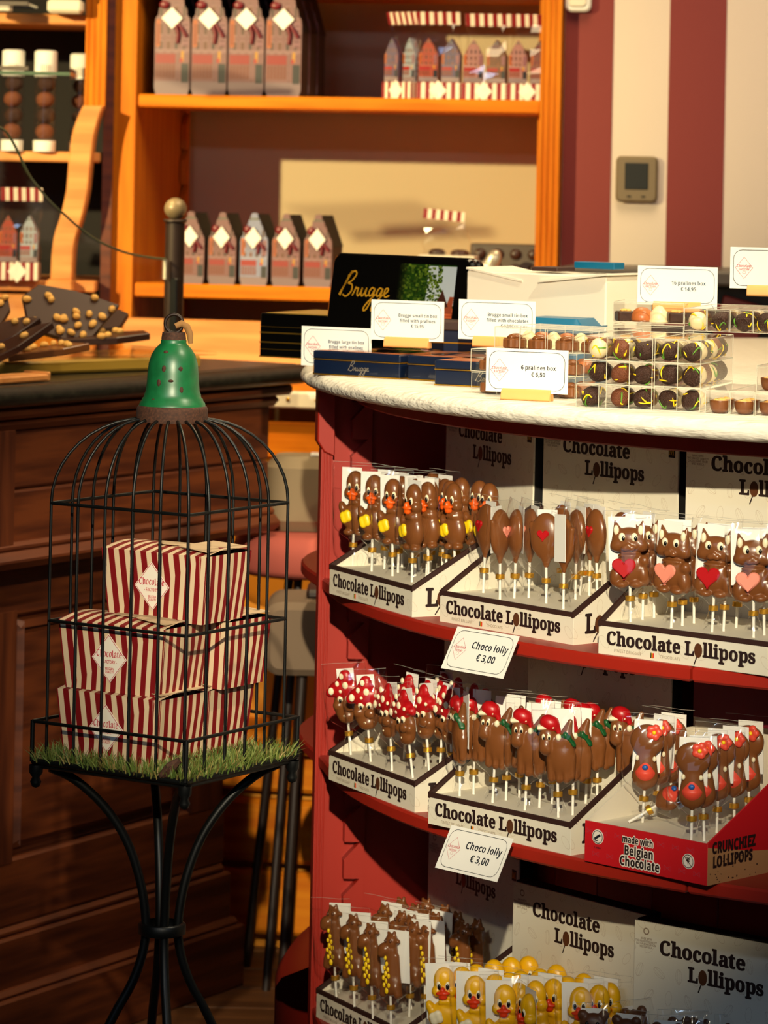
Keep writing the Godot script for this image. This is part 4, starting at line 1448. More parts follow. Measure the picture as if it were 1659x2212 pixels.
		for e in [-17.0, -9.0]:
			dots.append(["eye", M.sugar_white, e, 61.0, 10.5, 3.2, 4.4, 2.4, false])
			dots.append(["pupil", M.sugar_black, e + 0.7, 60.0, 12.4, 1.7, 2.4, 1.2, true])
	elif kind == "giraffe":
		h = 92.0
		f = [[0, 4, 78, 0, 10, 11, 9, 0.0], [0, -5, 67, 4, 11, 10, 10, 0.3], [0, -9, 62, 5, 7, 7, 8, 0.0], [1, 3, 84, -1, 90, 3.5, 2.4, 1.0], [1, 8, 84, 9, 91, 3.5, 2.4, 1.0], [0, 15, 80, 2, 5, 3.4, 4, -0.4],
			[1, 4, 66, 2, 26, 9, 12, 1.15], [0, 2, 18, 0, 16, 17, 10, 0.0], [1, -9, 14, -12, 4, 7, 6, 0.8], [1, 11, 14, 14, 4, 7, 6, 0.8], [1, 12, 58, 14, 22, 4, 4, 1.0]]
		for e in [[-1, 56, 2.2], [1, 48, 2.4], [-3, 42, 2.2], [3, 40, 2.4], [-1, 34, 2.8], [-5, 28, 2.4], [4, 31, 2.6], [0, 24, 2.8], [-4, 18, 2.4], [4, 18, 2.6], [0, 10, 3.0]]:
			dots.append(["yellow_spot", M.sugar_yellow, e[0], e[1], 9.4, e[2], e[2] * 1.5, 2.0, false])
		for e in [-1.0, 7.0]:
			dots.append(["eye", M.chocolate_dull, e, 80.0, 8.0, 2.4, 2.8, 2.0, false])
	elif kind == "flower_plaque":
		h = 84.0
		f = [[0, 0, 60, 0, 22, 21, 9, 0.0], [1, 0, 44, 0, 14, 12, 17, 1.7], [1, 0, 10, 0, -2, 5, 3, 1.0]]
		var pet := []
		for k in 5:
			pet.append([0, 9 + 6.0 * cos(TAU * k / 5), 72 + 6.0 * sin(TAU * k / 5), 9, 5.0, 5.0, 4.0, 0.0])
		dots.append(["flower", M.sugar_coral, 0, 0, 0, 0, 0, 0, false, pet])
		dots.append(["flower_heart", M.sugar_yellow, 9, 72, 12, 2.6, 2.6, 2.0, true])
		dots.append(["coral_patch", M.sugar_coral, 0, 0, 0, 0, 0, 0, false, [[1, 0, 34, 0, 20, 7, 14, 0.95]]])
		dots.append(["blue_drop", M.sugar_blue, 0, 27, 13.5, 4.0, 3.4, 2.4, false])
		for e in [-11.0, 11.0]:
			dots.append(["cream_drop", M.sugar_white, e, 38, 8.0, 2.6, 3.6, 2.4, false])
	else:                                   # bear: seen only from above, at the lower edge
		h = 72.0
		skin = M.chocolate_dull
		f = [[0, 0, 52, 0, 19, 17, 11, 0.0], [0, -14, 66, 0, 7, 7, 6, 0.0], [0, 14, 66, 0, 7, 7, 6, 0.0], [0, 0, 22, 0, 18, 22, 11, 0.0], [0, 0, 46, 8, 8, 6, 6, 0.0], [0, -16, 30, 3, 7, 9, 6, 0.4], [0, 16, 30, 3, 7, 9, 6, -0.4]]
		for e in [-7.0, 7.0]:
			dots.append(["eye", M.sugar_black, e, 57, 10.0, 2.4, 2.8, 2.0, false])
	var squash := Transform3D(Basis.from_scale(Vector3(0.80 if kind == "brown_duck" else (0.88 if kind == "yellow_duck" or kind == "camel" else 1.0), 1, 1)), Vector3.ZERO)
	var fig := part("chocolate_figure", mb(squash).blob(f, 1.5, 2.4, cut), skin, o, Vector3(0, up, 0))
	if kind == "cat":
		dots.append(["heart_patch", M.sugar_red if s % 2 == 0 else M.sugar_pink, 0, 0, 0, 0, 0, 0, false, [[1, -9.0, 34, -3, 18, 8.5, 1.8, 0.62], [1, 3.0, 34, -3, 18, 8.5, 1.8, 0.62]]])
	var last: MeshInstance3D = fig
	for d in dots:
		var g := mb(squash)
		if d[0] == "heart_patch":
			var hp := heart_outline(15.5 if kind == "cat" else 8.5)
			g.prism(hp, 0.0, 0.0042, 0.0014)
		elif d.size() > 9:
			g.blob(d[9], 1.2, 1.8, 0.0)
		else:
			g.ell(Vector3(d[2], d[3], d[4]) * 0.001, Vector3(d[5], d[6], d[7]) * 0.001, 14, 8)
		if d[8]:
			part(d[0], g, d[1], last)
		else:
			last = part(d[0], g, d[1], o, Vector3(0, up, 0) + (Vector3.ZERO if d[0] != "heart_patch" else (Vector3(-0.006, 0.024, 0.0090) if kind == "cat" else Vector3(-0.001, 0.046, 0.0085))))
	part("stick", mb().tube([Vector3(0, 0, 0), Vector3(0, up + 0.012, 0)], 0.0019, 10), M.stick_white, o)
	part("gold_ribbon", mb().lathe([Vector2(0.0040, 0.027), Vector2(0.0064, 0.0275), Vector2(0.0064, 0.0275), Vector2(0.0064, 0.0335), Vector2(0.0064, 0.0335), Vector2(0.0040, 0.034)], 10), M.ribbon_gold, o)
	var card := mb()
	card.box(Vector3({"cat": -0.010, "brown_duck": -0.006, "yellow_duck": -0.007, "giraffe": 0.012, "camel": 0.008}.get(kind, 0.0), up + h * 0.00062, -0.0062), Vector3({"heart": 0.028, "camel": 0.028, "mushroom": 0.026, "brown_duck": 0.030}.get(kind, 0.036), h * 0.0008, 0.0006))
	part("backing_card", card, M.card_white, o)
	part("film", film_bag(0.066, 0.014 + h * 0.001 + 0.010, 0.017, s + 3 + kind.length()), M.cellophane, o, Vector3(0, 0.031, 0))
	var edge := mb()
	var th := 0.031 + 0.024 + h * 0.001
	edge.tube([Vector3(-0.033, th, 0.0008), Vector3(-0.012, th + 0.0006, 0.0022), Vector3(0.014, th - 0.0004, 0.0022), Vector3(0.033, th, 0.0006)], 0.0002, 4)
	part("film_seal", edge, M.film_edge, o)
	return o

const ORD := ["first", "second", "third", "fourth", "fifth", "sixth", "seventh", "eighth", "ninth", "tenth", "eleventh", "twelfth"]

func set_lollies(kind: String, what: String, level: float, rows: Array, group: String, variants := 1) -> void:
	# rows: [row name, height above the deck at which the point was read, [[x, y, facing degrees, lean degrees], ...]]
	var proto := []
	for k in variants:
		proto.append(lolly(kind, k))
	var used := []
	used.resize(variants)
	used.fill(false)
	var n := 0
	var at_row := -1
	for row in rows:
		at_row += 1
		for k in row[2].size():
			var q: Array = row[2][k]
			var w := on(q[0], q[1], level + DECK + row[1])
			w.y = level + DECK
			var i: int = k % variants
			var l := "%s, %s from the left in the %s" % [what, ORD[k] if k < 12 else "last", row[0]]
			if variants > 1:
				l = l.replace("HUE", "red" if i == 0 else "pink")
			var o: Node3D = proto[i]
			if used[i]:
				o = copy(o, l, w, 0.0, group)
			used[i] = true
			o.position = w
			tag(o, l, "lollipop", group)
			o.rotation = Vector3(deg_to_rad(rng.randf_range(-2, 2)), deg_to_rad(q[2]), deg_to_rad(q[3] if q.size() > 3 else rng.randf_range(-2.5, 2.5)))
			if at_row >= 1 and o.has_node("film"):
				o.get_node("film").free()
			if at_row >= 2:
				for g in ["film_seal", "backing_card"]:
					if o.has_node(g):
						o.get_node(g).free()
			n += 1

func grid(pos: Vector3, turn: float, level: float, xs: Array, z: float, facing: float) -> Array:   # a row of sticks inside a carton, as frame points
	var out := []
	for x in xs:
		var w := turned(turn, pos) * Vector3(x + rng.randf_range(-0.004, 0.004), 0, z + rng.randf_range(-0.004, 0.004))
		var d := -w.z
		var k := Vector2(w.x * F / d, (EYE - level - DECK) * F / d)
		var b := k.y + k.x * ROLL
		out.append([CX + k.x - b * ROLL, CY + b, facing + rng.randf_range(-9, 9)])
	return out

func lollipop_displays() -> void:
	M.carton_print = cocoa_print()
	var tall := make_carton(0.268)
	var low := make_carton(0.243)
	var spots := [
		["cream lollipop carton of brown ducks, left end of the upper shelf", -0.0078, 4.8246, 64.0, 0],
		["cream lollipop carton of heart lollipops, middle of the upper shelf", 0.1735, 4.5648, 50.5, 0],
		["cream lollipop carton of chocolate cats, right end of the upper shelf", 0.3885, 4.3041, 40.8, 0],
		["cream lollipop carton of red capped mushrooms, left end of the middle shelf", -0.0011, 4.8064, 63.0, 1],
		["cream lollipop carton of camels in red hats, centre of the middle shelf", 0.1676, 4.5136, 47.5, 1],
		["cream lollipop carton of giraffes, left end of the lowest shelf", -0.0123, 4.9493, 62.0, 2],
		["cream lollipop carton of yellow ducks, middle of the lowest shelf", 0.1453, 4.5522, 50.0, 2],
		["cream lollipop carton of small bears, right end of the lowest shelf", 0.3411, 4.3193, 39.0, 2]]
	var made := {}
	for s in spots:
		var proto := low if s[4] == 1 else tall
		var w := Vector3(s[1], LEVEL[s[4]], -s[2])
		if made.has(proto):
			copy(proto, s[0], w, -deg_to_rad(s[3]), "cream lollipop cartons")
		else:
			made[proto] = true
			proto.position = w
			proto.rotation.y = -deg_to_rad(s[3])
			tag(proto, s[0], "display carton", "cream lollipop cartons")
	var back := func(k: int, xs: Array, z: float, facing: float) -> Array:
		var s: Array = spots[k]
		return grid(Vector3(s[1], 0, -s[2]), -deg_to_rad(s[3]), LEVEL[s[4]], xs, z, facing)
	set_lollies("brown_duck", "brown chocolate duck lollipop with orange beak", LEVEL[0], [
		["front row", 0.0, [[762, 1222, -18], [803, 1234, -18], [848, 1244, -24], [890, 1257, -52], [921, 1249, -52], [955, 1243, -50]]],
		["second row", 0.0, back.call(0, [-0.085, -0.040, 0.005, 0.050], -0.066, -40.0)],
		["third row", 0.0, back.call(0, [-0.105, -0.060, -0.015, 0.030, 0.075], -0.102, -40.0)],
		["rear row", 0.0, back.call(0, [-0.095, -0.050, -0.005, 0.040, 0.085], -0.140, -40.0)]], "brown duck lollipops")
	set_lollies("heart", "oval chocolate lollipop with a HUE heart", LEVEL[0], [
		["front group", 0.0, [[1044, 1280, -62], [1080, 1294, 58], [1111, 1292, -76], [1142, 1291, -70], [1180, 1303, -22], [1217, 1316, 118, -4], [1243, 1294, -66], [1273, 1286, -60]]],
		["rear row", 0.0, back.call(1, [-0.055, -0.020, 0.020, 0.060, 0.100], -0.150, -60.0)]], "heart lollipops on the upper shelf", 2)
	set_lollies("cat", "brown chocolate cat lollipop holding a HUE heart", LEVEL[0], [
		["front row", 0.0, [[1362, 1343, -12, 2], [1450, 1356, -34], [1538, 1365, -22], [1628, 1377, -10]]],
		["second row", 0.0, [[1388, 1338, -20], [1474, 1351, -22], [1563, 1363, -20], [1651, 1372, -16]]],
		["rear row", 0.0, [[1413, 1334, -30], [1499, 1346, -26], [1590, 1356, -30]]]], "cat lollipops on the upper shelf", 2)
	set_lollies("mushroom", "chocolate mushroom lollipop with dotted red cap", LEVEL[1], [
		["front row", 0.0, [[758, 1630, -18, 7], [801, 1645, -14, 6], [847, 1665, -60, 8], [892, 1680, -58, 13], [927, 1667, -50, 9], [957, 1638, -46, 3]]],
		["second row", 0.0, back.call(3, [-0.050, 0.010, 0.055, 0.100], -0.080, -50.0)],
		["rear row", 0.0, back.call(3, [0.000, 0.050, 0.100], -0.130, -50.0)]], "mushroom lollipops")
	set_lollies("camel", "chocolate camel lollipop in a red hat", LEVEL[1], [
		["front row", 0.0, [[993, 1719, -76, 1], [1064, 1733, -26], [1134, 1750, -16], [1206, 1765, -16]]],
		["second row", 0.0, [[1023, 1715, -30], [1093, 1728, -24], [1165, 1744, -20], [1237, 1760, -20]]],
		["third row", 0.0, [[1122, 1722, -24], [1192, 1736, -24], [1265, 1735, -24]]],
		["rear row", 0.0, back.call(4, [-0.045, 0.000, 0.045, 0.090], -0.145, -24.0)]], "camel lollipops")
	set_lollies("giraffe", "chocolate giraffe lollipop with yellow spots", LEVEL[2], [
		["front row", 0.0, [[727, 2157, -30, 5], [766, 2179, -32, 4], [806, 2200, -34, 4], [845, 2222, -36, 3], [884, 2196, -40], [926, 2172, -36]]],
		["second row", 0.0, back.call(5, [-0.070, -0.025, 0.020, 0.065], -0.075, -36.0)],
		["third row", 0.0, back.call(5, [-0.095, -0.050, -0.005, 0.040, 0.085], -0.112, -36.0)],
		["rear row", 0.0, back.call(5, [-0.080, -0.030, 0.020, 0.070], -0.148, -36.0)]], "giraffe lollipops")
	var hd := 0.135
	set_lollies("yellow_duck", "bright yellow duck lollipop with red beak", LEVEL[2], [
		["front row", hd, [[968, 2093, -10, 3], [1031, 2112, -10, 2], [1095, 2132, -8, 2], [1148, 2150, -70], [1165, 2122, -34], [1257, 2137, -14]]],
		["second row", hd, [[1001, 2093, -20], [1063, 2108, -20], [1124, 2128, -24], [1196, 2116, -30], [1290, 2129, -30], [1318, 2126, -30]]],
		["third row", hd, [[1034, 2088, -20], [1094, 2103, -20], [1128, 2101, -20], [1163, 2095, -20], [1222, 2111, -24], [1262, 2107, -24]]],
		["rear row", hd, [[1066, 2075, -20], [1103, 2071, -20], [1134, 2067, -20], [1197, 2087, -20]]]], "yellow duck lollipops")
	set_lollies("bear", "brown chocolate bear lollipop at the lower edge", LEVEL[2], [
		["front group", 0.116, [[1290, 2184, -14], [1362, 2196, -30], [1412, 2178, -40, 16], [1442, 2210, -10], [1484, 2200, -12], [1508, 2198, -12], [1596, 2212, -12]]]], "bear lollipops")
	crunchy_carton()


func crunchy_carton() -> void:
	# the low red carton with plain flower lollipops in place of the character ones
	var w := Vector3(0.3461, LEVEL[1], -4.3153)
	var o := thing("lollipop_carton", "red lollipop carton with torn cream deck, right end of the middle shelf", "display carton", w, -deg_to_rad(44.0))
	var red := mat("carton_red", Color(0.80, 0.10, 0.13), 0.45)
	var wide := 0.20
	var hi := 0.052
	var fp := part("front_panel", mb().box(Vector3(0, hi / 2, -0.0015), Vector3(wide, hi, 0.003), 0.0004), red, o)
	part("bottom", mb().box(Vector3(0, 0.001, -0.11), Vector3(wide - 0.002, 0.002, 0.214)), M.carton_white, o)
	part("deck", mb().box(Vector3(0, hi - 0.005, -0.11), Vector3(wide - 0.005, 0.002, 0.212)), M.carton_cream, o)
	var zy := Basis(Vector3(0, 0, -1), Vector3.UP, Vector3.RIGHT)
	var cocoa := mat("carton_tan", Color(0.72, 0.52, 0.34), 0.55)
	for s in [-1.0, 1.0]:
		var sx: float = s * (wide / 2 - 0.0015)
		var q := PackedVector2Array([Vector2(0.001, 0), Vector2(0.22, 0), Vector2(0.22, 0.150), Vector2(0.20, 0.150), Vector2(0.001, hi)])
		var sp := part("side_panel", mb(Transform3D(zy, Vector3(sx, 0, 0))).prism(q, -0.0012, 0.0012), red if s > 0.0 else M.carton_white, o)
		if s > 0.0:
			var lowp := PackedVector2Array([Vector2(0.0005, 0.0), Vector2(0.22, 0.0), Vector2(0.22, 0.020), Vector2(0.09, 0.032), Vector2(0.0005, 0.047)])
			part("printed_band", mb(Transform3D(zy, Vector3(sx, 0, 0))).prism(lowp, 0.0010, 0.0016), cocoa, sp)
			for k in 26:
				var c := Vector2(rng.randf_range(0.006, 0.10), rng.randf_range(0.002, 0.030))
				part("printed_crumb", mb(Transform3D(zy, Vector3(sx, 0, 0))).prism(arc(c, rng.randf_range(0.0005, 0.0012), 0, TAU * 0.86, 6), 0.0015, 0.0019), M.carton_brown, sp)
			for k in 2:
				var l := words("lettering", ["CRUNCHIEZ", "LOLLIPOPS"][k], 0.0135, M.print_brown, sp, Vector3(sx + 0.0022, 0.045 - 0.0175 * k, -0.052 + 0.002 * k), 0.82, "sans", 0.0, 0.05)
				l.rotation.y = PI / 2
	part("back_panel", mb().box(Vector3(0, 0.105, -0.218), Vector3(wide, 0.21, 0.003), 0.0004), M.carton_white, o)
	part("header", mb().box(Vector3(0.02, 0.205, -0.20), Vector3(wide, 0.075, 0.02), 0.001), mat("carton_plum", Color(0.42, 0.06, 0.14), 0.5), o)
	for k in 3:
		var txt: String = ["made with", "Belgian", "Chocolate"][k]
		var hh: float = [0.0085, 0.0115, 0.0115][k]
		words("lettering_backing", txt, hh, M.print_white, fp, Vector3(-0.012 + 0.002 * k, hi * 0.74 - 0.0140 * k, 0.0004), 0.84, "sans", 0.0, 0.16)
		words("lettering", txt, hh, M.print_brown, fp, Vector3(-0.012 + 0.002 * k, hi * 0.74 - 0.0140 * k, 0.0008), 0.84, "sans", 0.0, 0.02)
	for s in [[-0.078, 0.034, 0.0095], [0.070, 0.026, 0.0095]]:
		part("printed_seal", mb().prism(arc(Vector2(s[0], s[1]), s[2], 0, TAU * 0.97, 26), 0.0, 0.0004), M.print_white, fp)
		part("seal_ring", mb().stroke(Array(arc(Vector2(s[0], s[1]), s[2] * 0.84, 0, TAU * 0.97, 26)), 0.0009, true, 0.0008), M.print_ink if s[0] < 0 else M.carton_brown, fp)
		if s[0] < 0:
			var fq := []
			for a in [Vector2(-0.005, -0.003), Vector2(-0.002, -0.001), Vector2(0.001, 0.001), Vector2(0.0045, 0.003)]:
				fq.append(a + Vector2(s[0], s[1]))
			part("seal_animal", mb().stroke(fq, 0.0032, false, 0.0008), M.print_ink, fp)
			part("seal_animal", mb().stroke([fq[0], fq[0] + Vector2(0.002, -0.0025), fq[1] + Vector2(0.003, -0.003)], 0.0013, false, 0.0008), M.print_ink, fp)
			words("lettering", "Cocoa", 0.0028, M.print_ink, fp, Vector3(s[0], s[1] - 0.0135, 0.0006), 0.9)
		else:
			part("seal_stalk", mb().stroke([Vector2(s[0], s[1] - 0.004), Vector2(s[0], s[1] + 0.006)], 0.0009, false, 0.0008), M.carton_brown, fp)
			for k in 3:
				for g in [-1.0, 1.0]:
					part("seal_grain", mb().stroke([Vector2(s[0], s[1] + 0.0020 * k - 0.001), Vector2(s[0] + 0.0028 * g, s[1] + 0.0020 * k + 0.001)], 0.0011, false, 0.0008), M.carton_brown, fp)
			part("seal_bar", mb().stroke([Vector2(s[0] - 0.0055, s[1] + 0.0055), Vector2(s[0] + 0.0055, s[1] - 0.0055)], 0.0009, false, 0.0010), M.carton_brown, fp)
	for k in 16:                            # small printed bows
		var c := Vector2(-0.092 + 0.0235 * (k % 8) + (0.011 if k >= 8 else 0.0), 0.012 if k >= 8 else 0.040)
		if absf(c.x + 0.01) < 0.035:
			continue
		part("printed_bow", mb().stroke([c, c + Vector2(-0.005, 0.003), c + Vector2(-0.005, -0.003), c, c + Vector2(0.005, 0.003), c + Vector2(0.005, -0.003)], 0.0009, true, 0.0003), M.print_red, fp)
	set_lollies("flower_plaque", "brown lollipop with coral flower and patch", LEVEL[1] + 0.009, [
		["front group", 0.0, [[1388, 1776, -8, -2], [1493, 1820, -10], [1521, 1816, -22], [1548, 1799, -24]]],
		["rear group", 0.0, [[1417, 1763, -40], [1448, 1758, -30], [1586, 1792, -30], [1618, 1778, -34]]]], "flower lollipops in the red carton")
	var p := get_node("flower_plaque_lollipop") as Node3D
	var f := copy(p, "oval brown flower lollipop fallen over, its stick pointing to the front", on(1358, 1782, LEVEL[1] + 0.046), 0.0, "flower lollipops in the red carton")
	f.position.y += 0.004
	f.transform.basis = Basis(Vector3.BACK, -1.02) * Basis(Vector3.UP, -0.8)
	# price cards tilted on the shelf edges
	for q in [["first choco lolly price card, tilted on the upper shelf edge", 1037, 1409, LEVEL[0]], ["second choco lolly price card, tilted on the middle shelf edge", 1024, 1843, LEVEL[1]]]:
		var lv: float = q[3]
		var ang := 54.0
		var c := at(q[1], q[2], 4.47 if lv > 0.7 else 4.47)
		var o2 := thing("price_card", q[0], "price card", c, 0.0, "choco lolly price cards")
		o2.transform.basis = Basis(Vector3.UP, deg_to_rad(-47.0)) * Basis(Vector3.RIGHT, deg_to_rad(-29.0))
		card_print(o2, 0.115, 0.060, ["Choco lolly", "€ 3,00"], 0.0098, 0.13, 0.012)


func card_print(o: Node3D, w: float, h: float, lines: Array, high: float, dx: float, r: float, ink: Material = null) -> void:
	# a printed card, its middle at the origin, facing +z
	var c := part("card", mb().box(Vector3.ZERO, Vector3(w, h, 0.0008)), M.card_white, o)
	var line: Material = ink if ink else M.print_ink
	part("printed_border", mb().stroke(Array(round_rect(w * 0.92, h * 0.86, r)), 0.0007, true, 0.0006), line, c)
	var s := h * 0.24
	part("printed_diamond", mb(Transform3D(Basis(), Vector3(-w * 0.335, 0, 0))).stroke([Vector2(s * 0.88, 0), Vector2(0, s * 1.08), Vector2(-s * 0.88, 0), Vector2(0, -s * 1.08)], 0.0006, true, 0.0006), M.print_red, c)
	words("lettering", "Chocolate", s * 0.27, M.print_red, c, Vector3(-w * 0.335, s * 0.16, 0.0006), 0.80, "serif", 0.3)
	words("lettering", "FACTORY", s * 0.13, M.print_red, c, Vector3(-w * 0.335, -s * 0.16, 0.0006), 0.85)
	part("printed_crown", mb().stroke([Vector2(-w * 0.335 - s * 0.15, -s * 0.55), Vector2(-w * 0.335 - s * 0.15, -s * 0.38), Vector2(-w * 0.335, -s * 0.28), Vector2(-w * 0.335 + s * 0.15, -s * 0.38), Vector2(-w * 0.335 + s * 0.15, -s * 0.55)], 0.0004, true, 0.0006), M.print_red, c)
	for k in lines.size():
		words("lettering", lines[k], high, line, c, Vector3(w * dx, high * 1.62 * ((lines.size() - 1) * 0.5 - k), 0.0006), 0.92, "sans", 0.0, 0.0)


# ---------------------------------------------------------------- goods on the white table
func script_word(parent: Node3D, where: Vector3, unit: float, w: float, m: Material) -> void:      # the handwritten town name, stroke by stroke
	var g := [Vector2(4.75, 0.85), Vector2(4.4, 1.0), Vector2(4.1, 0.6), Vector2(4.2, 0.1), Vector2(4.55, 0.3), Vector2(4.8, 0.95), Vector2(4.6, -0.2), Vector2(4.2, -1.3), Vector2(3.8, -1.5), Vector2(3.85, -1.0), Vector2(4.6, -0.1), Vector2(5.0, 0.3)]
	var g2 := []
	for a in g:
		g2.append(a + Vector2(1.05, 0))
	var paths := [
		[Vector2(0.0, 0.1), Vector2(0.6, 1.4), Vector2(1.1, 2.5), Vector2(1.15, 2.7), Vector2(0.8, 2.0), Vector2(0.3, 0.6), Vector2(0.15, 0.0)],
		[Vector2(0.75, 2.2), Vector2(1.5, 2.75), Vector2(1.85, 2.4), Vector2(1.4, 1.7), Vector2(0.95, 1.4), Vector2(1.5, 1.25), Vector2(1.6, 0.55), Vector2(1.0, -0.05), Vector2(0.5, 0.15)],
		[Vector2(1.85, 0.05), Vector2(2.05, 0.6), Vector2(2.15, 1.0), Vector2(2.25, 0.85), Vector2(2.5, 0.9), Vector2(2.45, 0.4), Vector2(2.6, 0.05), Vector2(2.85, 0.3), Vector2(3.05, 0.95), Vector2(3.0, 0.4), Vector2(3.15, 0.05), Vector2(3.45, 0.35), Vector2(3.65, 0.95), Vector2(3.6, 0.4), Vector2(3.75, 0.05), Vector2(4.0, 0.2)],
		g, g2, [Vector2(6.05, 0.3), Vector2(6.5, 0.6), Vector2(6.6, 0.95), Vector2(6.25, 0.95), Vector2(6.15, 0.4), Vector2(6.4, 0.05), Vector2(6.9, 0.25)]]
	for p in paths:
		var q := []
		for a in bezier(p, 5):
			q.append((a + Vector2(a.y * 0.12 - 3.4, 0)) * unit)
		part("script_lettering", mb().stroke(q, w), m, parent, where)

func navy_tin(label: String, where: Vector3, turn: float, w: float, wrapped := true) -> Node3D:
	var o := thing("navy_tin", label, "tin box", where, turn, "navy praline tins")
	var body := part("body", mb().box(Vector3(0, 0.0115, -0.055), Vector3(w, 0.021, 0.11), 0.0015), M.navy, o)
	part("foot_line", mb().box(Vector3(0, 0.0012, -0.055), Vector3(w + 0.001, 0.0018, 0.111), 0.0003), M.gold, o)
	part("seam_line", mb().box(Vector3(0, 0.0228, -0.055), Vector3(w + 0.001, 0.0014, 0.111), 0.0003), M.gold, o)
	part("lid", mb().box(Vector3(0, 0.0292, -0.055), Vector3(w + 0.0015, 0.0122, 0.1115), 0.002), M.navy, o)
	part("lid_picture", mb().box(Vector3(0, 0.0355, -0.055), Vector3(w - 0.012, 0.0004, 0.098)), M.caramel, o)
	script_word(body, Vector3(0.004, 0.0085, 0.0006), 0.0052, 0.0009, M.silver_wrap)
	if wrapped:
		var r := RandomNumberGenerator.new()
		r.seed = int(where.x * 1000)
		var f := mb()
		var n := 12
		for k in n + 1:
			for j in 4:
				var p: Vector3 = [Vector3(0, 0.004, 0.002), Vector3(0, 0.036, 0.002), Vector3(0, 0.0385, -0.055), Vector3(0, 0.037, -0.113)][j]
				f.p(p + Vector3(-w / 2 - 0.002 + (w + 0.004) * k / n, r.randf_range(0, 0.002), r.randf_range(0, 0.002)))
		for k in n:
			for j in 3:
				var a := k * 4 + j
				f.tri(a, a + 4, a + 5)
				f.tri(a, a + 5, a + 1)
		part("film", f, M.cellophane, o, Vector3.ZERO, true)
	return o

func sign_card(label: String, where: Vector3, turn: float, lines: Array, high: float, ink: Material, w := 0.118, h := 0.058, peg := true, dx := 0.14) -> void:
	# where is the foot of the wooden peg
	var o := thing("price_sign", label, "price sign", where, turn, "price signs on the white table")
	card_print(o, w, h, lines, high, dx, 0.012, ink)
	for c in o.get_children():
		c.position.y += 0.010 + h / 2
	var q := PackedVector2Array()
	for k in 13:
		var a := PI + PI * k / 12.0
		q.append(Vector2(cos(a) * 0.0095, -sin(a) * 0.0125 + 0.003))
	q.append(Vector2(0.0095, 0.0))
	q.append(Vector2(-0.0095, 0.0))
	if peg:
		var b := mb(Transform3D(Basis(Vector3(0, 0, -1), Vector3.UP, Vector3.RIGHT), Vector3(0.0, 0.0, -0.002)))
		b.prism(q, -0.034, 0.034, 0.0006, true)
		part("wooden_peg", b, M.peg_wood, o)

func clear_box(label: String, where: Vector3, turn: float, w: float, h: float, deep: float, group: String) -> Transform3D:
	var o := thing("clear_box", label, "praline box", where, turn, group)
	part("clear_wall", mb().box(Vector3(0, h / 2, -deep / 2), Vector3(w, h, deep)), M.clear_plastic, o)
	var e := mb()
	var t := 0.0007
	for s in [-1.0, 1.0]:
		for u in [0.0, 1.0]:
			e.box(Vector3(s * (w / 2), h / 2, -deep * u), Vector3(t, h, t))
			e.box(Vector3(0, h * u, -deep * (0.5 + s / 2)), Vector3(w, t, t))
			e.box(Vector3(s * (w / 2), h * u, -deep / 2), Vector3(t, t, deep))
	part("folded_edges", e, M.plastic_edge, o)
	part("lid_seam", mb().box(Vector3(0, h * 0.94, 0.0002), Vector3(w, 0.0004, 0.0004)), M.plastic_edge, o)
	return turned(turn, where)

func truffle(label: String, where: Vector3, s: int, r: float, group: String) -> Node3D:
	var rr := RandomNumberGenerator.new()
	rr.seed = s
	var o := thing("truffle", label, "praline", where, 0.0, group)
	var m: Material = M.truffle_dark
	if s % 7 == 0:
		m = M.white_chocolate
	elif s % 5 == 3:
		m = M.truffle_milk
	part("coated_ball", mb().blob([[0, 0, 0, 0, r * 1000, r * 960, r * 1000, 0.0], [0, rr.randf_range(-4, 4), rr.randf_range(2, 8), rr.randf_range(-3, 3), r * 600, r * 600, r * 600, 0.0], [0, rr.randf_range(-6, 6), rr.randf_range(-6, 2), 4, r * 560, r * 560, r * 600, 0.0]], 2.2, 3.0, -40.0), m, o, Vector3(0, r * 0.97, 0))
	for k in 3:
		var c: Material = M.sugar_yellow if k < 2 else M.sugar_green
		var pts := []
		var a0 := rr.randf_range(-1.2, 1.2)
		var b0 := rr.randf_range(-0.7, 0.9)
		var da := rr.randf_range(-1.6, 1.6)
		var db := rr.randf_range(-1.4, 1.4)
		for j in 9:
			var f := j / 8.0
			var a := a0 + da * f
			var b := clampf(b0 + db * sin(f * 2.6), -1.2, 1.3)
			pts.append(Vector3(sin(a) * cos(b), sin(b), cos(a) * cos(b)) * r * 1.02 + Vector3(0, r * 0.97, 0))
		part("drizzle", mb().tube(pts, [0.0004, 0.0009, 0.0010, 0.0010, 0.0010, 0.0009, 0.0010, 0.0009, 0.0003], 6), c, o)
	return o

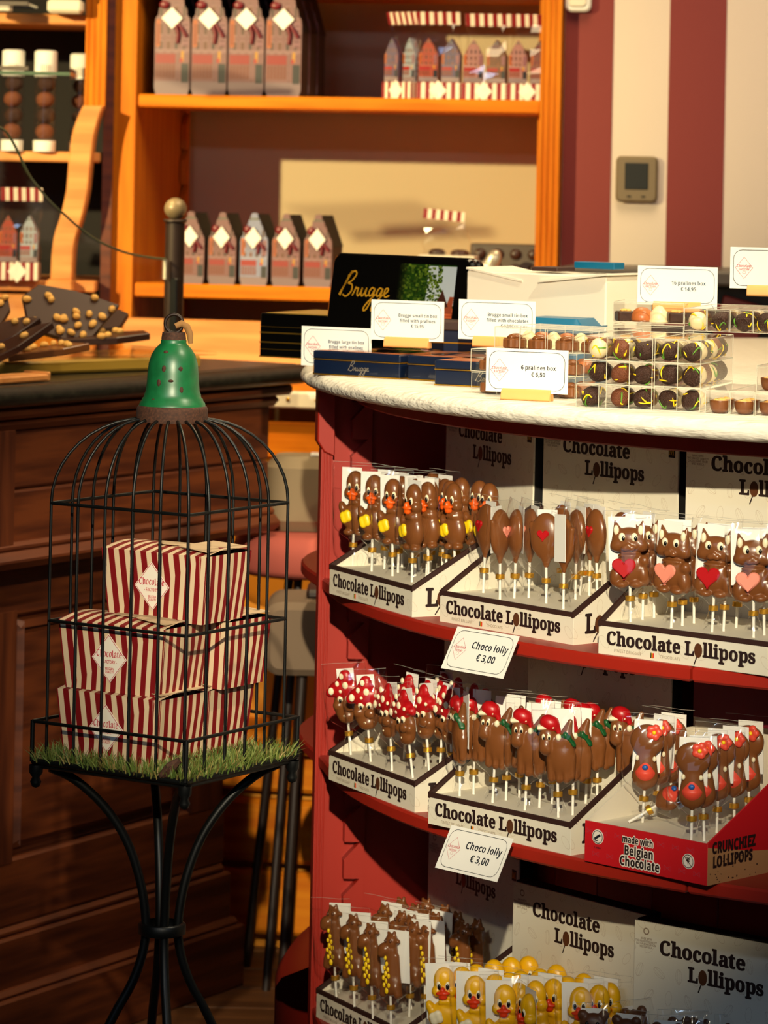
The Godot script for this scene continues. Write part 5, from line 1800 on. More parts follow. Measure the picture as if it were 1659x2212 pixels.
func moulded(label: String, where: Vector3, turn: float, kind: int, group: String) -> void:
	var o := thing("praline", label, "praline", where, turn, group)
	if kind == 0:                           # fluted milk chocolate mould
		var q := PackedVector2Array()
		for k in 36:
			var a := TAU * k / 36
			q.append(Vector2(cos(a) * (0.0155 + 0.0009 * cos(a * 9.0)), sin(a) * (0.0125 + 0.0008 * cos(a * 9.0))))
		part("fluted_body", mb().plan(q, 0.0, 0.014, 0.002), M.chocolate, o)
		part("piped_top", mb().blob([[0, -5, 15, 0, 6, 4, 8, 0.3], [0, 5, 16, 0, 6, 4, 8, -0.3], [0, 0, 17, 2, 5, 3, 5, 0.0]], 1.4, 3.0, -20.0), M.chocolate, o)
	elif kind == 1:                         # white dome
		part("dome", mb().lathe([Vector2(0.013, 0), Vector2(0.0145, 0.005), Vector2(0.0125, 0.013), Vector2(0.008, 0.018), Vector2(0.0045, 0.022), Vector2(0.0, 0.0235)], 20), M.white_chocolate, o)
		part("foot", mb().lathe([Vector2(0, 0), Vector2(0.0150, 0.0), Vector2(0.0150, 0.0), Vector2(0.0152, 0.003), Vector2(0.013, 0.004)], 20), M.white_chocolate, o)
	elif kind == 2:                         # caramel dome
		part("dome", mb().lathe([Vector2(0.0145, 0), Vector2(0.0160, 0.004), Vector2(0.0152, 0.010), Vector2(0.0115, 0.016), Vector2(0.006, 0.0195), Vector2(0.0, 0.0205)], 22), M.caramel, o)
		part("foot", mb().lathe([Vector2(0, 0), Vector2(0.0155, 0.0), Vector2(0.0155, 0.0), Vector2(0.0155, 0.002), Vector2(0.013, 0.003)], 20), M.chocolate, o)
	elif kind == 3:                         # filled cup
		part("cup", mb().lathe([Vector2(0, 0), Vector2(0.0085, 0.0), Vector2(0.0115, 0.004), Vector2(0.0130, 0.010), Vector2(0.0133, 0.0155), Vector2(0.0125, 0.0162), Vector2(0.0115, 0.0150), Vector2(0.0, 0.0148)], 22), M.chocolate, o)
		part("nut_filling", mb().blob([[0, 0, 15, 0, 10, 2.4, 10, 0.0], [0, -5, 16, 2, 3, 2, 3, 0.0], [0, 4, 16.4, 3, 3, 2, 3, 0.0], [0, 1, 16.6, -4, 3, 2, 3, 0.0], [0, 0, 17, 5, 2.4, 2, 2.4, 0.0]], 1.1, 1.0, -20.0), M.nut, o)
	else:                                   # dark square with crumbs
		part("square_body", mb().box(Vector3(0, 0.007, 0), Vector3(0.026, 0.014, 0.022), 0.002), M.dark_chocolate, o)
		part("crumb_top", mb().blob([[0, -4, 15, 0, 4, 2, 4, 0.0], [0, 4, 15, 2, 4, 2.4, 4, 0.0], [0, 0, 15.4, -3, 5, 2, 4, 0.0]], 1.2, 1.5, -20.0), M.nut, o)

func table_goods() -> void:
	# navy tins in front, two more behind under the price signs
	var a := on(676.7, 808.6, TOP)
	navy_tin("navy praline tin in clear film at the left front of the white table", a + Vector3(0.0625, 0, 0.039), -0.56, 0.148)
	a = on(877.5, 820.4, TOP)
	navy_tin("navy praline tin in clear film, right of the front left tin", a + Vector3(0.065, 0, 0.040), -0.56, 0.150)
	a = at(868, 753, 4.97)
	navy_tin("navy praline tin under the small tin box sign", Vector3(a.x, TOP, a.z + 0.03), -0.40, 0.150, false)
	a = at(1062, 747, 4.80)
	navy_tin("navy praline tin under the half hidden sign behind the moulded pralines", Vector3(a.x - 0.01, TOP, a.z + 0.03), -0.40, 0.150, false)
	# black tin with gold lines
	a = on(560, 770, TOP)
	var o := thing("black_tin", "large black tin with gold lines overhanging the left end of the white table", "tin box", a, -0.50)
	var w := 0.26
	part("body", mb().box(Vector3(w / 2, 0.0345, -0.085), Vector3(w, 0.069, 0.17), 0.002), M.tin_black, o)
	for k in [[0.0008, 0.0020], [0.0125, 0.0006], [0.0235, 0.0016], [0.0385, 0.0018], [0.048, 0.0005]]:
		part("gold_line", mb().box(Vector3(w / 2, k[0], -0.085), Vector3(w + 0.001, k[1], 0.171)), M.gold, o)
	part("lid_picture", mb().box(Vector3(w / 2, 0.0695, -0.085), Vector3(w - 0.016, 0.0008, 0.155)), M.kraft_gold, o)
	part("folded_film", mb().blob([[0, 120, 71, -60, 30, 1.6, 14, 0.05], [0, 150, 71, -50, 22, 1.4, 10, -0.1]], 2.0, 2.0, -300.0), M.cellophane, o)
	# its picture lid standing behind
	o = thing("tin_lid", "glossy black tin lid with a town picture and gold handwriting, standing on edge", "tin lid", Vector3.ZERO)
	var c := at(845, 628, 5.22)
	o.transform = Transform3D(Basis(Vector3.UP, -0.66) * Basis(Vector3.RIGHT, -0.16), Vector3(c.x, TOP + 0.001, c.z))
	var im := Image.create(256, 160, false, Image.FORMAT_RGB8)
	im.fill(Color(0.03, 0.027, 0.022))
	var r := RandomNumberGenerator.new()
	r.seed = 4
	im.fill_rect(Rect2i(124, 8, 108, 150), Color(0.10, 0.20, 0.05))
	im.fill_rect(Rect2i(180, 10, 52, 60), Color(0.62, 0.66, 0.70))
	for k in 900:
		var x := r.randi_range(124, 205)
		var y := r.randi_range(8, 150)
		if x + y * 0.35 < 222 or y < 26:
			im.fill_rect(Rect2i(x, y, r.randi_range(2, 5), r.randi_range(2, 4)), Color(0.05, 0.12, 0.03).lerp(Color(0.36, 0.44, 0.12), r.randf()))
	for y in 70:
		im.fill_rect(Rect2i(190 + maxi(0, 18 - y), 74 + y, 42 - maxi(0, 18 - y), 1), Color(0.74, 0.36, 0.20).lerp(Color(0.62, 0.26, 0.15), 0.5 + 0.5 * sin(y * 1.3)))
	for y in 26:
		im.fill_rect(Rect2i(210 - y / 2, 46 + y, maxi(1, y), 1), Color(0.22, 0.12, 0.09))
		im.fill_rect(Rect2i(224 - y / 3, 56 + y, 8 + y / 4, 1), Color(0.52, 0.24, 0.15))
	im.fill_rect(Rect2i(182, 100, 14, 36), Color(0.70, 0.55, 0.56))
	for k in 5:
		im.fill_rect(Rect2i(184, 104 + 6 * k, 10, 2), Color(0.30, 0.18, 0.18))
	im.fill_rect(Rect2i(218, 84, 1, 50), Color(0.2, 0.12, 0.1))
	im.fill_rect(Rect2i(202, 104, 5, 4), Color(0.82, 0.66, 0.58))
	im.fill_rect(Rect2i(209, 102, 5, 4), Color(0.82, 0.66, 0.58))
	for x in 18:
		for y in 160:
			im.set_pixel(124 + x, y, im.get_pixel(124 + x, y).lerp(Color(0.03, 0.027, 0.022), 1.0 - x / 18.0))
	var pm := printed("lid_print", im, 0.14)
	var lid := part("lid_face", mb(Transform3D(Basis(), Vector3(0, 0.086, 0))).prism(round_rect(0.272, 0.170, 0.016), -0.016, 0.0, 0.004), M.tin_black, o)
	part("lid_picture", mb(Transform3D(Basis(), Vector3(0, 0.086, 0))).prism(round_rect(0.262, 0.160, 0.012), 0.0, 0.0005), pm, lid)
	part("lid_rim", mb(Transform3D(Basis(), Vector3(0, 0.086, 0))).prism(round_rect(0.275, 0.173, 0.018), -0.030, -0.014, 0.003), M.tin_black, o)
	script_word(o, Vector3(-0.066, 0.104, 0.0012), 0.0142, 0.0024, M.print_gold)
	# low dark boxes and a teal tin behind
	a = at(1060, 690, 5.12)
	o = thing("dark_box", "flat brown and navy box behind the second small tin sign", "box", Vector3(a.x, TOP, a.z), -0.3)
	part("box_base", mb().box(Vector3(0, 0.032, 0), Vector3(0.16, 0.064, 0.10), 0.002), M.navy, o)
	part("box_lid", mb().box(Vector3(0, 0.070, 0), Vector3(0.165, 0.014, 0.105), 0.002), M.carton_brown, o)
	part("gold_line", mb().box(Vector3(0, 0.045, 0), Vector3(0.161, 0.002, 0.101)), M.gold, o)
	a = at(1212, 690, 4.95)
	o = thing("teal_tin", "teal tin with a rounded shoulder in front of the white carton", "tin box", Vector3(a.x, TOP, a.z), -0.5)
	part("tin_body", mb(Transform3D(Basis(Vector3.RIGHT, -PI / 2), Vector3(0, 0.062, 0))).prism(round_rect(0.118, 0.10, 0.022), -0.062, 0.0, 0.001), M.teal, o)
	part("tin_shoulder", mb(Transform3D(Basis(Vector3.RIGHT, -PI / 2), Vector3(0, 0.062, 0))).prism(round_rect(0.118, 0.10, 0.022), 0.0, 0.030, 0.020, true), M.teal, o)
	# white carton
	a = at(1310, 597, 4.95)
	o = thing("white_carton", "big white cardboard carton with open flaps behind the pralines", "carton", Vector3(a.x, TOP, a.z), -0.62)
	var hh := a.y - TOP
	part("carton_body", mb().box(Vector3(-0.122, hh / 2, -0.065), Vector3(0.244, hh, 0.13), 0.002), M.carton_white, o)
	part("flap", mb(Transform3D(Basis(Vector3.BACK, 0.12), Vector3(0.006, hh, 0))).box(Vector3(-0.06, 0.003, -0.055), Vector3(0.12, 0.003, 0.125)), M.carton_white, o)
	part("flap", mb(Transform3D(Basis(Vector3.BACK, -0.16), Vector3(-0.244, hh, 0))).box(Vector3(0.050, 0.004, -0.060), Vector3(0.10, 0.003, 0.125)), M.carton_white, o)
	part("packing_strip", mb().box(Vector3(-0.120, hh + 0.006, -0.045), Vector3(0.045, 0.006, 0.05), 0.001), M.carton_brown, o)
	part("blue_sleeve", mb().box(Vector3(-0.075, hh + 0.012, -0.10), Vector3(0.07, 0.010, 0.03), 0.001), M.teal, o)
	# price signs
	var big := 0.0047
	a = at(726, 775, 5.02)
	sign_card("large tin box price sign, lowest left sign partly behind the navy tin", Vector3(a.x, TOP, a.z), -0.42, ["Brugge large tin box", "filled with pralines", "€ 22,95"], big, M.print_teal, 0.113, 0.058, true, 0.14)
	a = at(879, 751, 4.95)
	sign_card("small tin box price sign at 15,95 above the front navy tins", a, -0.36, ["Brugge small tin box", "filled with pralines", "€ 15,95"], big, M.print_teal, 0.112, 0.058)
	a = at(1072, 750, 4.82)
	sign_card("small tin box price sign half hidden behind the moulded pralines", a, -0.36, ["Brugge small tin box", "filled with chocolates", "€ 12,95"], big, M.print_teal, 0.114, 0.056)
	a = on(1137, 865, TOP)
	sign_card("6 pralines box price sign standing at the front edge of the table", a, -0.36, ["6 pralines box", "€ 6,50"], 0.0056, M.print_ink, 0.114, 0.058)
	a = at(1462, 675, 4.83)
	sign_card("16 pralines box price sign behind the top truffle boxes", a, -0.26, ["16 pralines box", "€ 14,95"], 0.0052, M.print_teal, 0.114, 0.055)
	a = at(1668, 641, 4.62)
	sign_card("price sign cut by the right edge, on the highest truffle boxes", a, -0.26, ["Dub", "€"], 0.0056, M.print_ink, 0.116, 0.056, true, 0.02)
	# truffle boxes
	var turn := -0.33
	var cw := 0.0300
	var ch := 0.0300
	var names_ := ["bottom", "second", "third", "top"]
	var seed_ := 20
	var tg := "truffles in clear boxes"
	var base := on(1259, 879, TOP)
	var tf := turned(turn, base)
	for layer in 3:
		for k in 5:
			var slip := 0.004 * ((k * 7 + layer * 3) % 3) - 0.002
			var off := Vector3(cw / 2 + k * (cw + 0.0013), layer * (ch + 0.0008), slip)
			if layer == 0 and k == 0:
				off += Vector3(-0.008, 0, 0.006)
			var deep := 0.18
			var l := "clear truffle box, %s from the left in the %s layer of the right stack" % [ORD[k], names_[layer]]
			var bt := clear_box(l, tf * off, turn, cw, ch, deep, "clear truffle boxes")
			var n := 6 if k == 4 and layer > 0 else (3 if layer == 2 else 2)
			for j in n:
				seed_ += 1
				var s := 7 if layer == 2 and k == 0 and j == 0 else (seed_ * 3 + (7 - (seed_ * 3) % 7 if k == 4 and j in [1, 3] else 0) if j > 0 else (seed_ if seed_ % 7 != 0 else seed_ + 1))
				var t := truffle("truffle with sugar drizzle, %s from the front in the %s box of the %s layer" % [ORD[j], ORD[k], names_[layer]], bt * Vector3(0, 0.0008, -0.0150 - 0.0290 * j), s, 0.0128, tg)
				t.rotation.y = rng.randf_range(-0.3, 0.3) + turn * 0.6
	base = on(1478, 714, TOP + 0.0925)
	tf = turned(turn, base)
	for k in 5:
		var l := "clear truffle box, %s from the left in the topmost row" % ORD[k]
		var bt := clear_box(l, tf * Vector3(cw / 2 + k * (cw + 0.0015), 0, 0), turn, cw, ch, 0.18, "clear truffle boxes")
		for j in (4 if k > 1 else 2):
			seed_ += 1
			var t := truffle("truffle with sugar drizzle, %s from the front in the %s topmost box" % [ORD[j], ORD[k]], bt * Vector3(0, 0.0008, -0.0150 - 0.0290 * j), seed_ if j == 0 else seed_ * 2, 0.0128, tg)
			t.rotation.y = turn * 0.6
	# filled cups to the right
	base = on(1523, 893, TOP)
	tf = turned(turn, base)
	for k in 4:
		var bt := clear_box("clear box of filled cups, %s from the left at the right front" % ORD[k], tf * Vector3(0.0155 + k * 0.0322, 0, 0.0), turn, 0.0305, 0.0300, 0.15, "clear boxes of filled cups")
		for j in 2:
			moulded("milk chocolate cup, %s from the front in the %s cup box" % [ORD[j], ORD[k]], bt * Vector3(0, 0.0008, -0.015 - 0.029 * j), 0.2 * k, 3, "filled chocolate cups")
	for k in 2:
		var bt := clear_box("clear box of filled cups, upper layer at the right edge, %s" % ["left one", "right one"][k], tf * Vector3(0.0805 + k * 0.0322, 0.0308, -0.003), turn, 0.0305, 0.0320, 0.15, "clear boxes of filled cups")
		moulded("milk chocolate cup in the %s upper cup box at the right edge" % ["left", "right"][k], bt * Vector3(0, 0.0008, -0.015), 0.4, 3, "filled chocolate cups")
	# moulded pralines on the left
	turn = -0.56
	base = on(1018, 849, TOP)
	tf = turned(turn, base)
	for layer in 3:
		for k in 4:
			var off := Vector3(0.020 + k * 0.0408 + (0.028 if layer == 2 else 0.0), layer * 0.0306, 0.003 * ((k + layer) % 2) - (0.012 if layer == 2 else 0.0))
			var bt := clear_box("clear box of moulded pralines, %s from the left in the %s layer" % [ORD[k], names_[layer]], tf * off, turn, 0.0395, 0.0300, 0.125, "clear boxes of moulded pralines")
			for j in (3 if layer == 2 else (2 if k > 0 else 1)):
				moulded("moulded praline, %s from the front in the %s box, %s layer" % [ORD[j], ORD[k], names_[layer]], bt * Vector3(0, 0.0008, -0.020 - 0.038 * j), 0.1, [0, 1, 2][j] if layer == 2 else [0, 2][j], "moulded pralines in clear boxes")
	# mixed box behind under the sign
	a = at(1400, 700, 4.80)
	a.y = 1.2635
	var bt2 := clear_box("wide clear box of mixed pralines under the 16 pralines sign", a, -0.25, 0.100, 0.028, 0.09, "clear boxes of mixed pralines")
	for k in 4:
		moulded("mixed praline, %s from the left in the wide clear box" % ORD[k], bt2 * Vector3(-0.036 + 0.024 * k, 0.0008, -0.018), 0.2, [4, 2, 1, 4][k], "mixed pralines in the wide clear box")
	for k in 2:
		bt2 = clear_box("wide clear praline box stacked under the mixed one, %s" % ["lower", "upper"][k], Vector3(a.x, TOP + 0.0455 * k, a.z), -0.25, 0.100, 0.0445, 0.09, "clear boxes of mixed pralines")
		moulded("dark square praline in the %s supporting box" % ["lower", "upper"][k], bt2 * Vector3(0.02, 0.0008, -0.03), 0.1, 4, "mixed pralines in the wide clear box")


# ---------------------------------------------------------------- wooden counter
func counter_frame(p := Vector3.ZERO) -> Transform3D:
	return turned(deg_to_rad(59.2), Vector3(-0.195, 0, -6.13)) * Transform3D(Basis(), p)

func counter() -> void:
	var o := thing("stone_counter_top", "dark greenish stone counter top with a rounded edge", "counter top", Vector3(-0.195, 0, -6.13), deg_to_rad(59.2))
	part("slab", mb().box(Vector3(-0.84, 1.1, -0.36), Vector3(1.74, 0.036, 0.82), 0.010), M.stone, o)
	part("rounded_edge", mb().tube([Vector3(-1.71, 1.1, 0.046), Vector3(0.030, 1.1, 0.046)], 0.0175, 14), M.stone, o)
	o = thing("wooden_counter", "dark stained wooden shop counter with panels and stepped plinth", "counter", Vector3(-0.195, 0, -6.13), deg_to_rad(59.2))
	var l := 1.70
	var hor := func(called: String, y0: float, y1: float, z: float, right: float, b := 0.004) -> void:
		part(called, mb().box(Vector3(right - l / 2, (y0 + y1) / 2, z - 0.30), Vector3(l, y1 - y0, 0.60), b), M.counter_wood, o)
	hor.call("cornice", 1.062, 1.082, 0.034, 0.026, 0.006)
	hor.call("cornice", 1.042, 1.064, 0.018, 0.010, 0.010)
	hor.call("frieze_board", 0.946, 1.044, 0.0, 0.0)
	hor.call("frieze_board", 0.858, 0.944, 0.0, 0.0)
	hor.call("lower_moulding", 0.846, 0.862, 0.012, 0.008, 0.006)
	hor.call("lower_moulding", 0.820, 0.848, 0.024, 0.016, 0.012)
	hor.call("carcass", 0.20, 0.824, -0.082, -0.03, 0.001)
	hor.call("plinth", 0.10, 0.205, -0.052, -0.015, 0.004)
	hor.call("plinth_moulding", 0.200, 0.222, -0.060, -0.020, 0.009)
	hor.call("plinth", 0.0, 0.112, -0.030, 0.0, 0.004)
	hor.call("plinth_moulding", 0.108, 0.124, -0.038, -0.006, 0.007)
	part("rail", mb().box(Vector3(-0.85, 0.775, -0.080), Vector3(l - 0.04, 0.095, 0.03), 0.004), M.counter_wood, o)
	part("rail", mb().box(Vector3(-0.85, 0.275, -0.080), Vector3(l - 0.04, 0.110, 0.03), 0.004), M.counter_wood, o)
	for k in 4:
		var x := -0.085 - 0.62 * k if k < 3 else -1.60
		part("stile", mb().box(Vector3(x, 0.53, -0.079), Vector3(0.11, 0.42, 0.03), 0.004), M.counter_panel, o)
		if k < 2:
			var pl := mb(Transform3D(Basis(), Vector3(x - 0.31, 0.53, 0)))
			pl.prism(round_rect(0.50, 0.39, 0.002, 1), -0.10, -0.070, 0.022)
			part("raised_panel", pl, M.counter_wood, o)
	part("corner_pilaster", mb().box(Vector3(-0.800, 0.95, -0.01), Vector3(0.075, 0.19, 0.04), 0.004), M.counter_panel, o)
	part("corner_pilaster", mb().box(Vector3(-0.82, 0.50, -0.075), Vector3(0.11, 0.60, 0.04), 0.004), M.counter_panel, o)

func cross_plane(x: float, y: float, foot: Vector3, n: Vector3) -> Vector3:      # where that sight line meets an upright plane
	var e := Vector3(0, EYE, 0)
	var d := at(x, y, 1.0) - e
	return e + d * ((foot - e).dot(n) / d.dot(n))

func counter_goods() -> void:
	var foot := on(373, 773, 1.118)
	var o := thing("barrier_post", "brown metal post with a ball finial on the counter top", "post", foot, deg_to_rad(59.2))
	var hgt := at(372, 478, -foot.z).y - 1.118
	part("base_flange", mb().lathe([Vector2(0, 0), Vector2(0.030, 0), Vector2(0.030, 0), Vector2(0.030, 0.004), Vector2(0.018, 0.006)], 24), M.iron_brown, o)
	part("shaft", mb().lathe([Vector2(0.0178, 0.002), Vector2(0.0178, hgt)], 24), M.iron_brown, o)
	part("cap_flange", mb().lathe([Vector2(0.0, hgt - 0.003), Vector2(0.0185, hgt - 0.003), Vector2(0.0215, hgt), Vector2(0.0215, hgt), Vector2(0.0215, hgt + 0.004), Vector2(0.0, hgt + 0.004)], 24), M.iron_brown, o)
	part("ball_finial", mb().ell(Vector3(0, hgt + 0.023, 0), Vector3(0.0205, 0.0200, 0.0205), 20, 14), M.bronze_plate, o)
	part("glass_bracket", mb().box(Vector3(-0.014, 0.073, 0.012), Vector3(0.014, 0.145, 0.016), 0.002), M.iron, o)
	# glass guard with a swept upper edge
	var n := Vector3(sin(deg_to_rad(59.2)), 0, cos(deg_to_rad(59.2)))
	o = thing("glass_guard", "clear glass counter guard with a swept upper edge left of the brown post", "glass guard", foot, deg_to_rad(59.2))
	var back := turned(deg_to_rad(59.2), foot).affine_inverse()
	var top := []
	for q in [[357, 560], [320, 556], [285, 549], [250, 538], [210, 519], [175, 495], [140, 464], [110, 437], [85, 407], [60, 373], [40, 330], [20, 294], [0, 275], [-60, 248]]:
		var w := back * cross_plane(q[0], q[1], foot, n)
		top.append(Vector2(w.x, w.y))
	var edge := bezier(top, 3)
	var poly := PackedVector2Array(edge)
	poly.append(Vector2(poly[-1].x, 0.002))
	poly.append(Vector2(poly[0].x, 0.002))
	part("pane", mb().prism(poly, -0.0025, 0.0025), M.glass, o)
	var pts := []
	for e in edge:
		pts.append(Vector3(e.x, e.y, 0))
	part("polished_edge", mb().tube(pts, 0.0022, 6), M.glass_edge, o)
	part("polished_edge", mb().box(Vector3(poly[0].x, poly[0].y - 0.018, 0), Vector3(0.004, 0.036, 0.005)), M.plastic_edge, o)
	# glass tray, slabs of nut chocolate
	var c := at(120, 752, 5.78)
	o = thing("serving_tray", "gold rimmed glass tray under the nut chocolate slabs", "tray", Vector3(c.x, 1.119, c.z), deg_to_rad(59.2) - 0.25)
	part("board", mb().box(Vector3(0, 0.012, -0.02), Vector3(0.52, 0.022, 0.20), 0.004), M.kraft_gold, o)
	part("glass_plate", mb().box(Vector3(0, 0.027, -0.02), Vector3(0.56, 0.006, 0.24), 0.002), M.glass, o)
	o = thing("wooden_board", "small pale wooden board lying in front of the glass tray", "board", at(20, 795, 5.45) * Vector3(1, 0, 1) + Vector3(0, 1.119, 0), deg_to_rad(59.2))
	part("board_body", mb().box(Vector3(0, 0.006, 0), Vector3(0.16, 0.012, 0.05), 0.003), M.pale_pine, o)
	part("board_cleat", mb().box(Vector3(0.074, 0.0075, 0), Vector3(0.010, 0.015, 0.05), 0.002), M.pale_pine, o)
	var slabs := [
		["large dark chocolate slab with hazelnuts, uppermost and tilted to the viewer", 160, 680, 5.80, [[-0.088, 0.030], [-0.060, 0.056], [0.004, 0.048], [0.078, 0.026], [0.062, 0.004], [0.032, -0.040], [-0.010, -0.050], [-0.076, -0.030]], 1.0, -0.14, 0.10, 20],
		["dark chocolate slab with a hazelnut at its tip, behind the large slab on the right", 222, 690, 5.90, [[-0.06, 0.012], [0.028, 0.026], [0.044, 0.016], [0.030, -0.016], [-0.03, -0.030], [-0.07, -0.02]], 0.75, 0.10, -0.15, 4],
		["flat chocolate slab at the right end of the tray", 250, 722, 5.80, [[-0.09, 0.02], [0.05, 0.03], [0.058, 0.0], [0.0, -0.03], [-0.1, -0.03]], 0.12, 0.05, 0.0, 5],
		["broken marbled chocolate slab at the left edge, on end", 28, 712, 5.55, [[-0.07, 0.03], [0.02, 0.035], [0.045, 0.018], [0.0, -0.022], [-0.06, -0.04]], 0.45, 0.35, -0.2, 3],
		["broken marbled chocolate slab leaning in front of the left edge one", 50, 735, 5.50, [[-0.08, 0.02], [0.03, 0.042], [0.052, 0.030], [-0.01, -0.015], [-0.07, -0.03]], 0.30, 0.42, -0.1, 3],
		["milk chocolate slab with hazelnuts lying lowest on the tray", 95, 752, 5.62, [[-0.06, 0.02], [0.05, 0.025], [0.075, 0.0], [0.03, -0.025], [-0.06, -0.03]], 0.10, 0.12, 0.0, 7],
		["dark chocolate slab piled at the far left of the tray", 2, 668, 5.75, [[-0.06, 0.02], [0.012, 0.026], [0.016, 0.0], [0.0, -0.03], [-0.06, -0.03]], 0.9, 0.0, 0.0, 4]]
	var k := 0
	for s in slabs:
		o = thing("chocolate_slab", s[0], "chocolate slab", at(s[1], s[2], s[3]), 0.0, "nut chocolate slabs on the tray")
		o.transform.basis = Basis(Vector3.UP, 0.15) * Basis(Vector3.BACK, s[6]) * Basis(Vector3.RIGHT, -PI / 2 + s[5]) * Basis(Vector3.BACK, s[7])
		var q := PackedVector2Array()
		for p in s[4]:
			q.append(Vector2(p[0], p[1]))
		part("slab", mb().prism(q, -0.012, 0.0, 0.0015), M.dark_chocolate if k != 5 else M.chocolate, o)
		rng.seed = 50 + k
		var done := 0
		while done < s[8]:
			var h := Vector2(rng.randf_range(-0.09, 0.07), rng.randf_range(-0.05, 0.056))
			if Geometry2D.is_point_in_polygon(h * 1.05, q):
				part("hazelnut", mb().ell(Vector3(h.x, h.y, 0.003), Vector3(rng.randf_range(0.0055, 0.0088), rng.randf_range(0.005, 0.0068), 0.0058), 9, 6, Basis(Vector3.BACK, rng.randf_range(-1, 1))), M.nut, o)
				done += 1
		k += 1


# ---------------------------------------------------------------- bird cage on its stand
const CAGE_TURN := -0.576

func cage() -> void:
	rng.seed = 99
	var c := at(364, 1300, 4.46)
	c.y = 0.0
	var h := 0.110
	var o := thing("iron_stand", "slim black iron stand with curved legs under the bird cage", "stand", c, CAGE_TURN)
	part("tray", mb().box(Vector3(0, 0.694, 0), Vector3(0.242, 0.008, 0.242), 0.002), M.iron, o)
	var rim := mb()
	for s in [-1.0, 1.0]:
		rim.tube([Vector3(-0.122, 0.699, 0.122 * s), Vector3(0.122, 0.699, 0.122 * s)], 0.004, 8)
		rim.tube([Vector3(0.122 * s, 0.699, -0.122), Vector3(0.122 * s, 0.699, 0.122)], 0.004, 8)
	part("tray_rim", rim, M.iron, o)
	for sx in [-1.0, 1.0]:
		for sz in [-1.0, 1.0]:
			part("corner_knob", mb(Transform3D(Basis(), Vector3(0.119 * sx, 0, 0.119 * sz))).lathe([Vector2(0, 0.664), Vector2(0.005, 0.666), Vector2(0.0075, 0.672), Vector2(0.005, 0.678), Vector2(0.009, 0.684), Vector2(0.009, 0.694)], 12), M.iron, o)
			var pts := []
			for q in bezier([Vector2(0.150, 0.690), Vector2(0.118, 0.674), Vector2(0.080, 0.640), Vector2(0.050, 0.596), Vector2(0.031, 0.545), Vector2(0.022, 0.495), Vector2(0.023, 0.455), Vector2(0.037, 0.410), Vector2(0.064, 0.360), Vector2(0.098, 0.28), Vector2(0.125, 0.17), Vector2(0.135, 0.07), Vector2(0.15, 0.004)], 4):
				pts.append(Vector3(q.x * sx * 0.7071, q.y, q.x * sz * 0.7071))
			part("leg", mb().tube(pts, 0.0062, 8), M.iron, o)
	part("waist_ring", mb().lathe([Vector2(0.026, 0.470), Vector2(0.031, 0.472), Vector2(0.031, 0.484), Vector2(0.026, 0.486)], 20), M.iron, o)
	# turf
	var g := mb()
	g.tinted = true
	for k in 5200:
		var p := Vector3(rng.randf_range(-0.126, 0.126), 0.698, rng.randf_range(-0.126, 0.126))
		var edge := maxf(absf(p.x), absf(p.z)) > 0.112
		var hi := rng.randf_range(0.010, 0.026)
		var lean := Vector3(rng.randf_range(-1, 1), 0, rng.randf_range(-1, 1)) * 0.010
		if edge:
			lean += Vector3(p.x, 0, p.z).normalized() * rng.randf_range(0.0, 0.016)
		g.tint = Color(0.075, 0.14, 0.02).lerp(Color(0.19, 0.22, 0.045), rng.randf()) if rng.randf() < 0.80 else Color(0.28, 0.21, 0.06)
		var side := Vector3(rng.randf_range(-1, 1), 0, rng.randf_range(-1, 1)).normalized() * 0.0011
		var a := g.p(p - side)
		g.p(p + side)
		g.p(p + lean * 0.4 + Vector3(0, hi * 0.6, 0) + side * 0.7)
		g.p(p + lean * 0.4 + Vector3(0, hi * 0.6, 0) - side * 0.7)
		g.p(p + lean + Vector3(0, hi, 0))
		g.tri(a, a + 1, a + 2)
		g.tri(a, a + 2, a + 3)
		g.tri(a + 3, a + 2, a + 4)
	o = part("artificial_turf", g, M.grass, self, c)
	o.rotation.y = CAGE_TURN
	tag(o, "square of green artificial turf on the iron stand", "turf", "", "stuff")
	var bk := thing("tree_bark", "small dark curl of bark at the front corner of the turf", "bark", c + turned(CAGE_TURN) * Vector3(0.096, 0.700, 0.118), CAGE_TURN)
	part("curl", mb().tube([Vector3(-0.012, 0.002, 0.003), Vector3(0.0, 0.014, 0.0), Vector3(0.010, 0.024, -0.004)], [0.006, 0.008, 0.004], 7), M.rust, bk, Vector3.ZERO, true)
	part("splinter", mb().tube([Vector3(-0.008, 0.004, 0.008), Vector3(0.004, 0.018, 0.006)], [0.004, 0.001], 5), M.rust, bk, Vector3.ZERO, true)
	# cage
	o = thing("bird_cage", "black wire bird cage with a green bell shaped top and ring", "bird cage", c, CAGE_TURN)
	var wire := 0.0021
	for side in 4:
		var t := turned(PI / 2 * side)
		for k in 5:
			var e := t * Vector3(-h + 2.0 * h * k / 5.0, 0, h)
			var ri := Vector3(e.x, 0, e.z).normalized() * 0.036
			var pts := [Vector3(e.x, 0.700, e.z), Vector3(e.x, 0.88, e.z), Vector3(e.x, 1.032, e.z)]
			for j in 10:
				var f := (j + 1) / 10.0 * PI / 2
				var p := e.lerp(ri, 1.0 - cos(f))
				pts.append(Vector3(p.x, 1.032 + 0.110 * sin(f), p.z))
			part("wire", mb().tube(pts, wire, 7), M.iron, o)
	for q in [[h, 1.032], [h, 0.880], [0.123, 0.7505]]:
		var rg := mb()
		for s in [-1.0, 1.0]:
			rg.tube([Vector3(-q[0], q[1], q[0] * s), Vector3(q[0], q[1], q[0] * s)], wire * 1.1, 7)
			rg.tube([Vector3(q[0] * s, q[1], -q[0]), Vector3(q[0] * s, q[1], q[0])], wire * 1.1, 7)
		part("hoop", rg, M.iron, o)
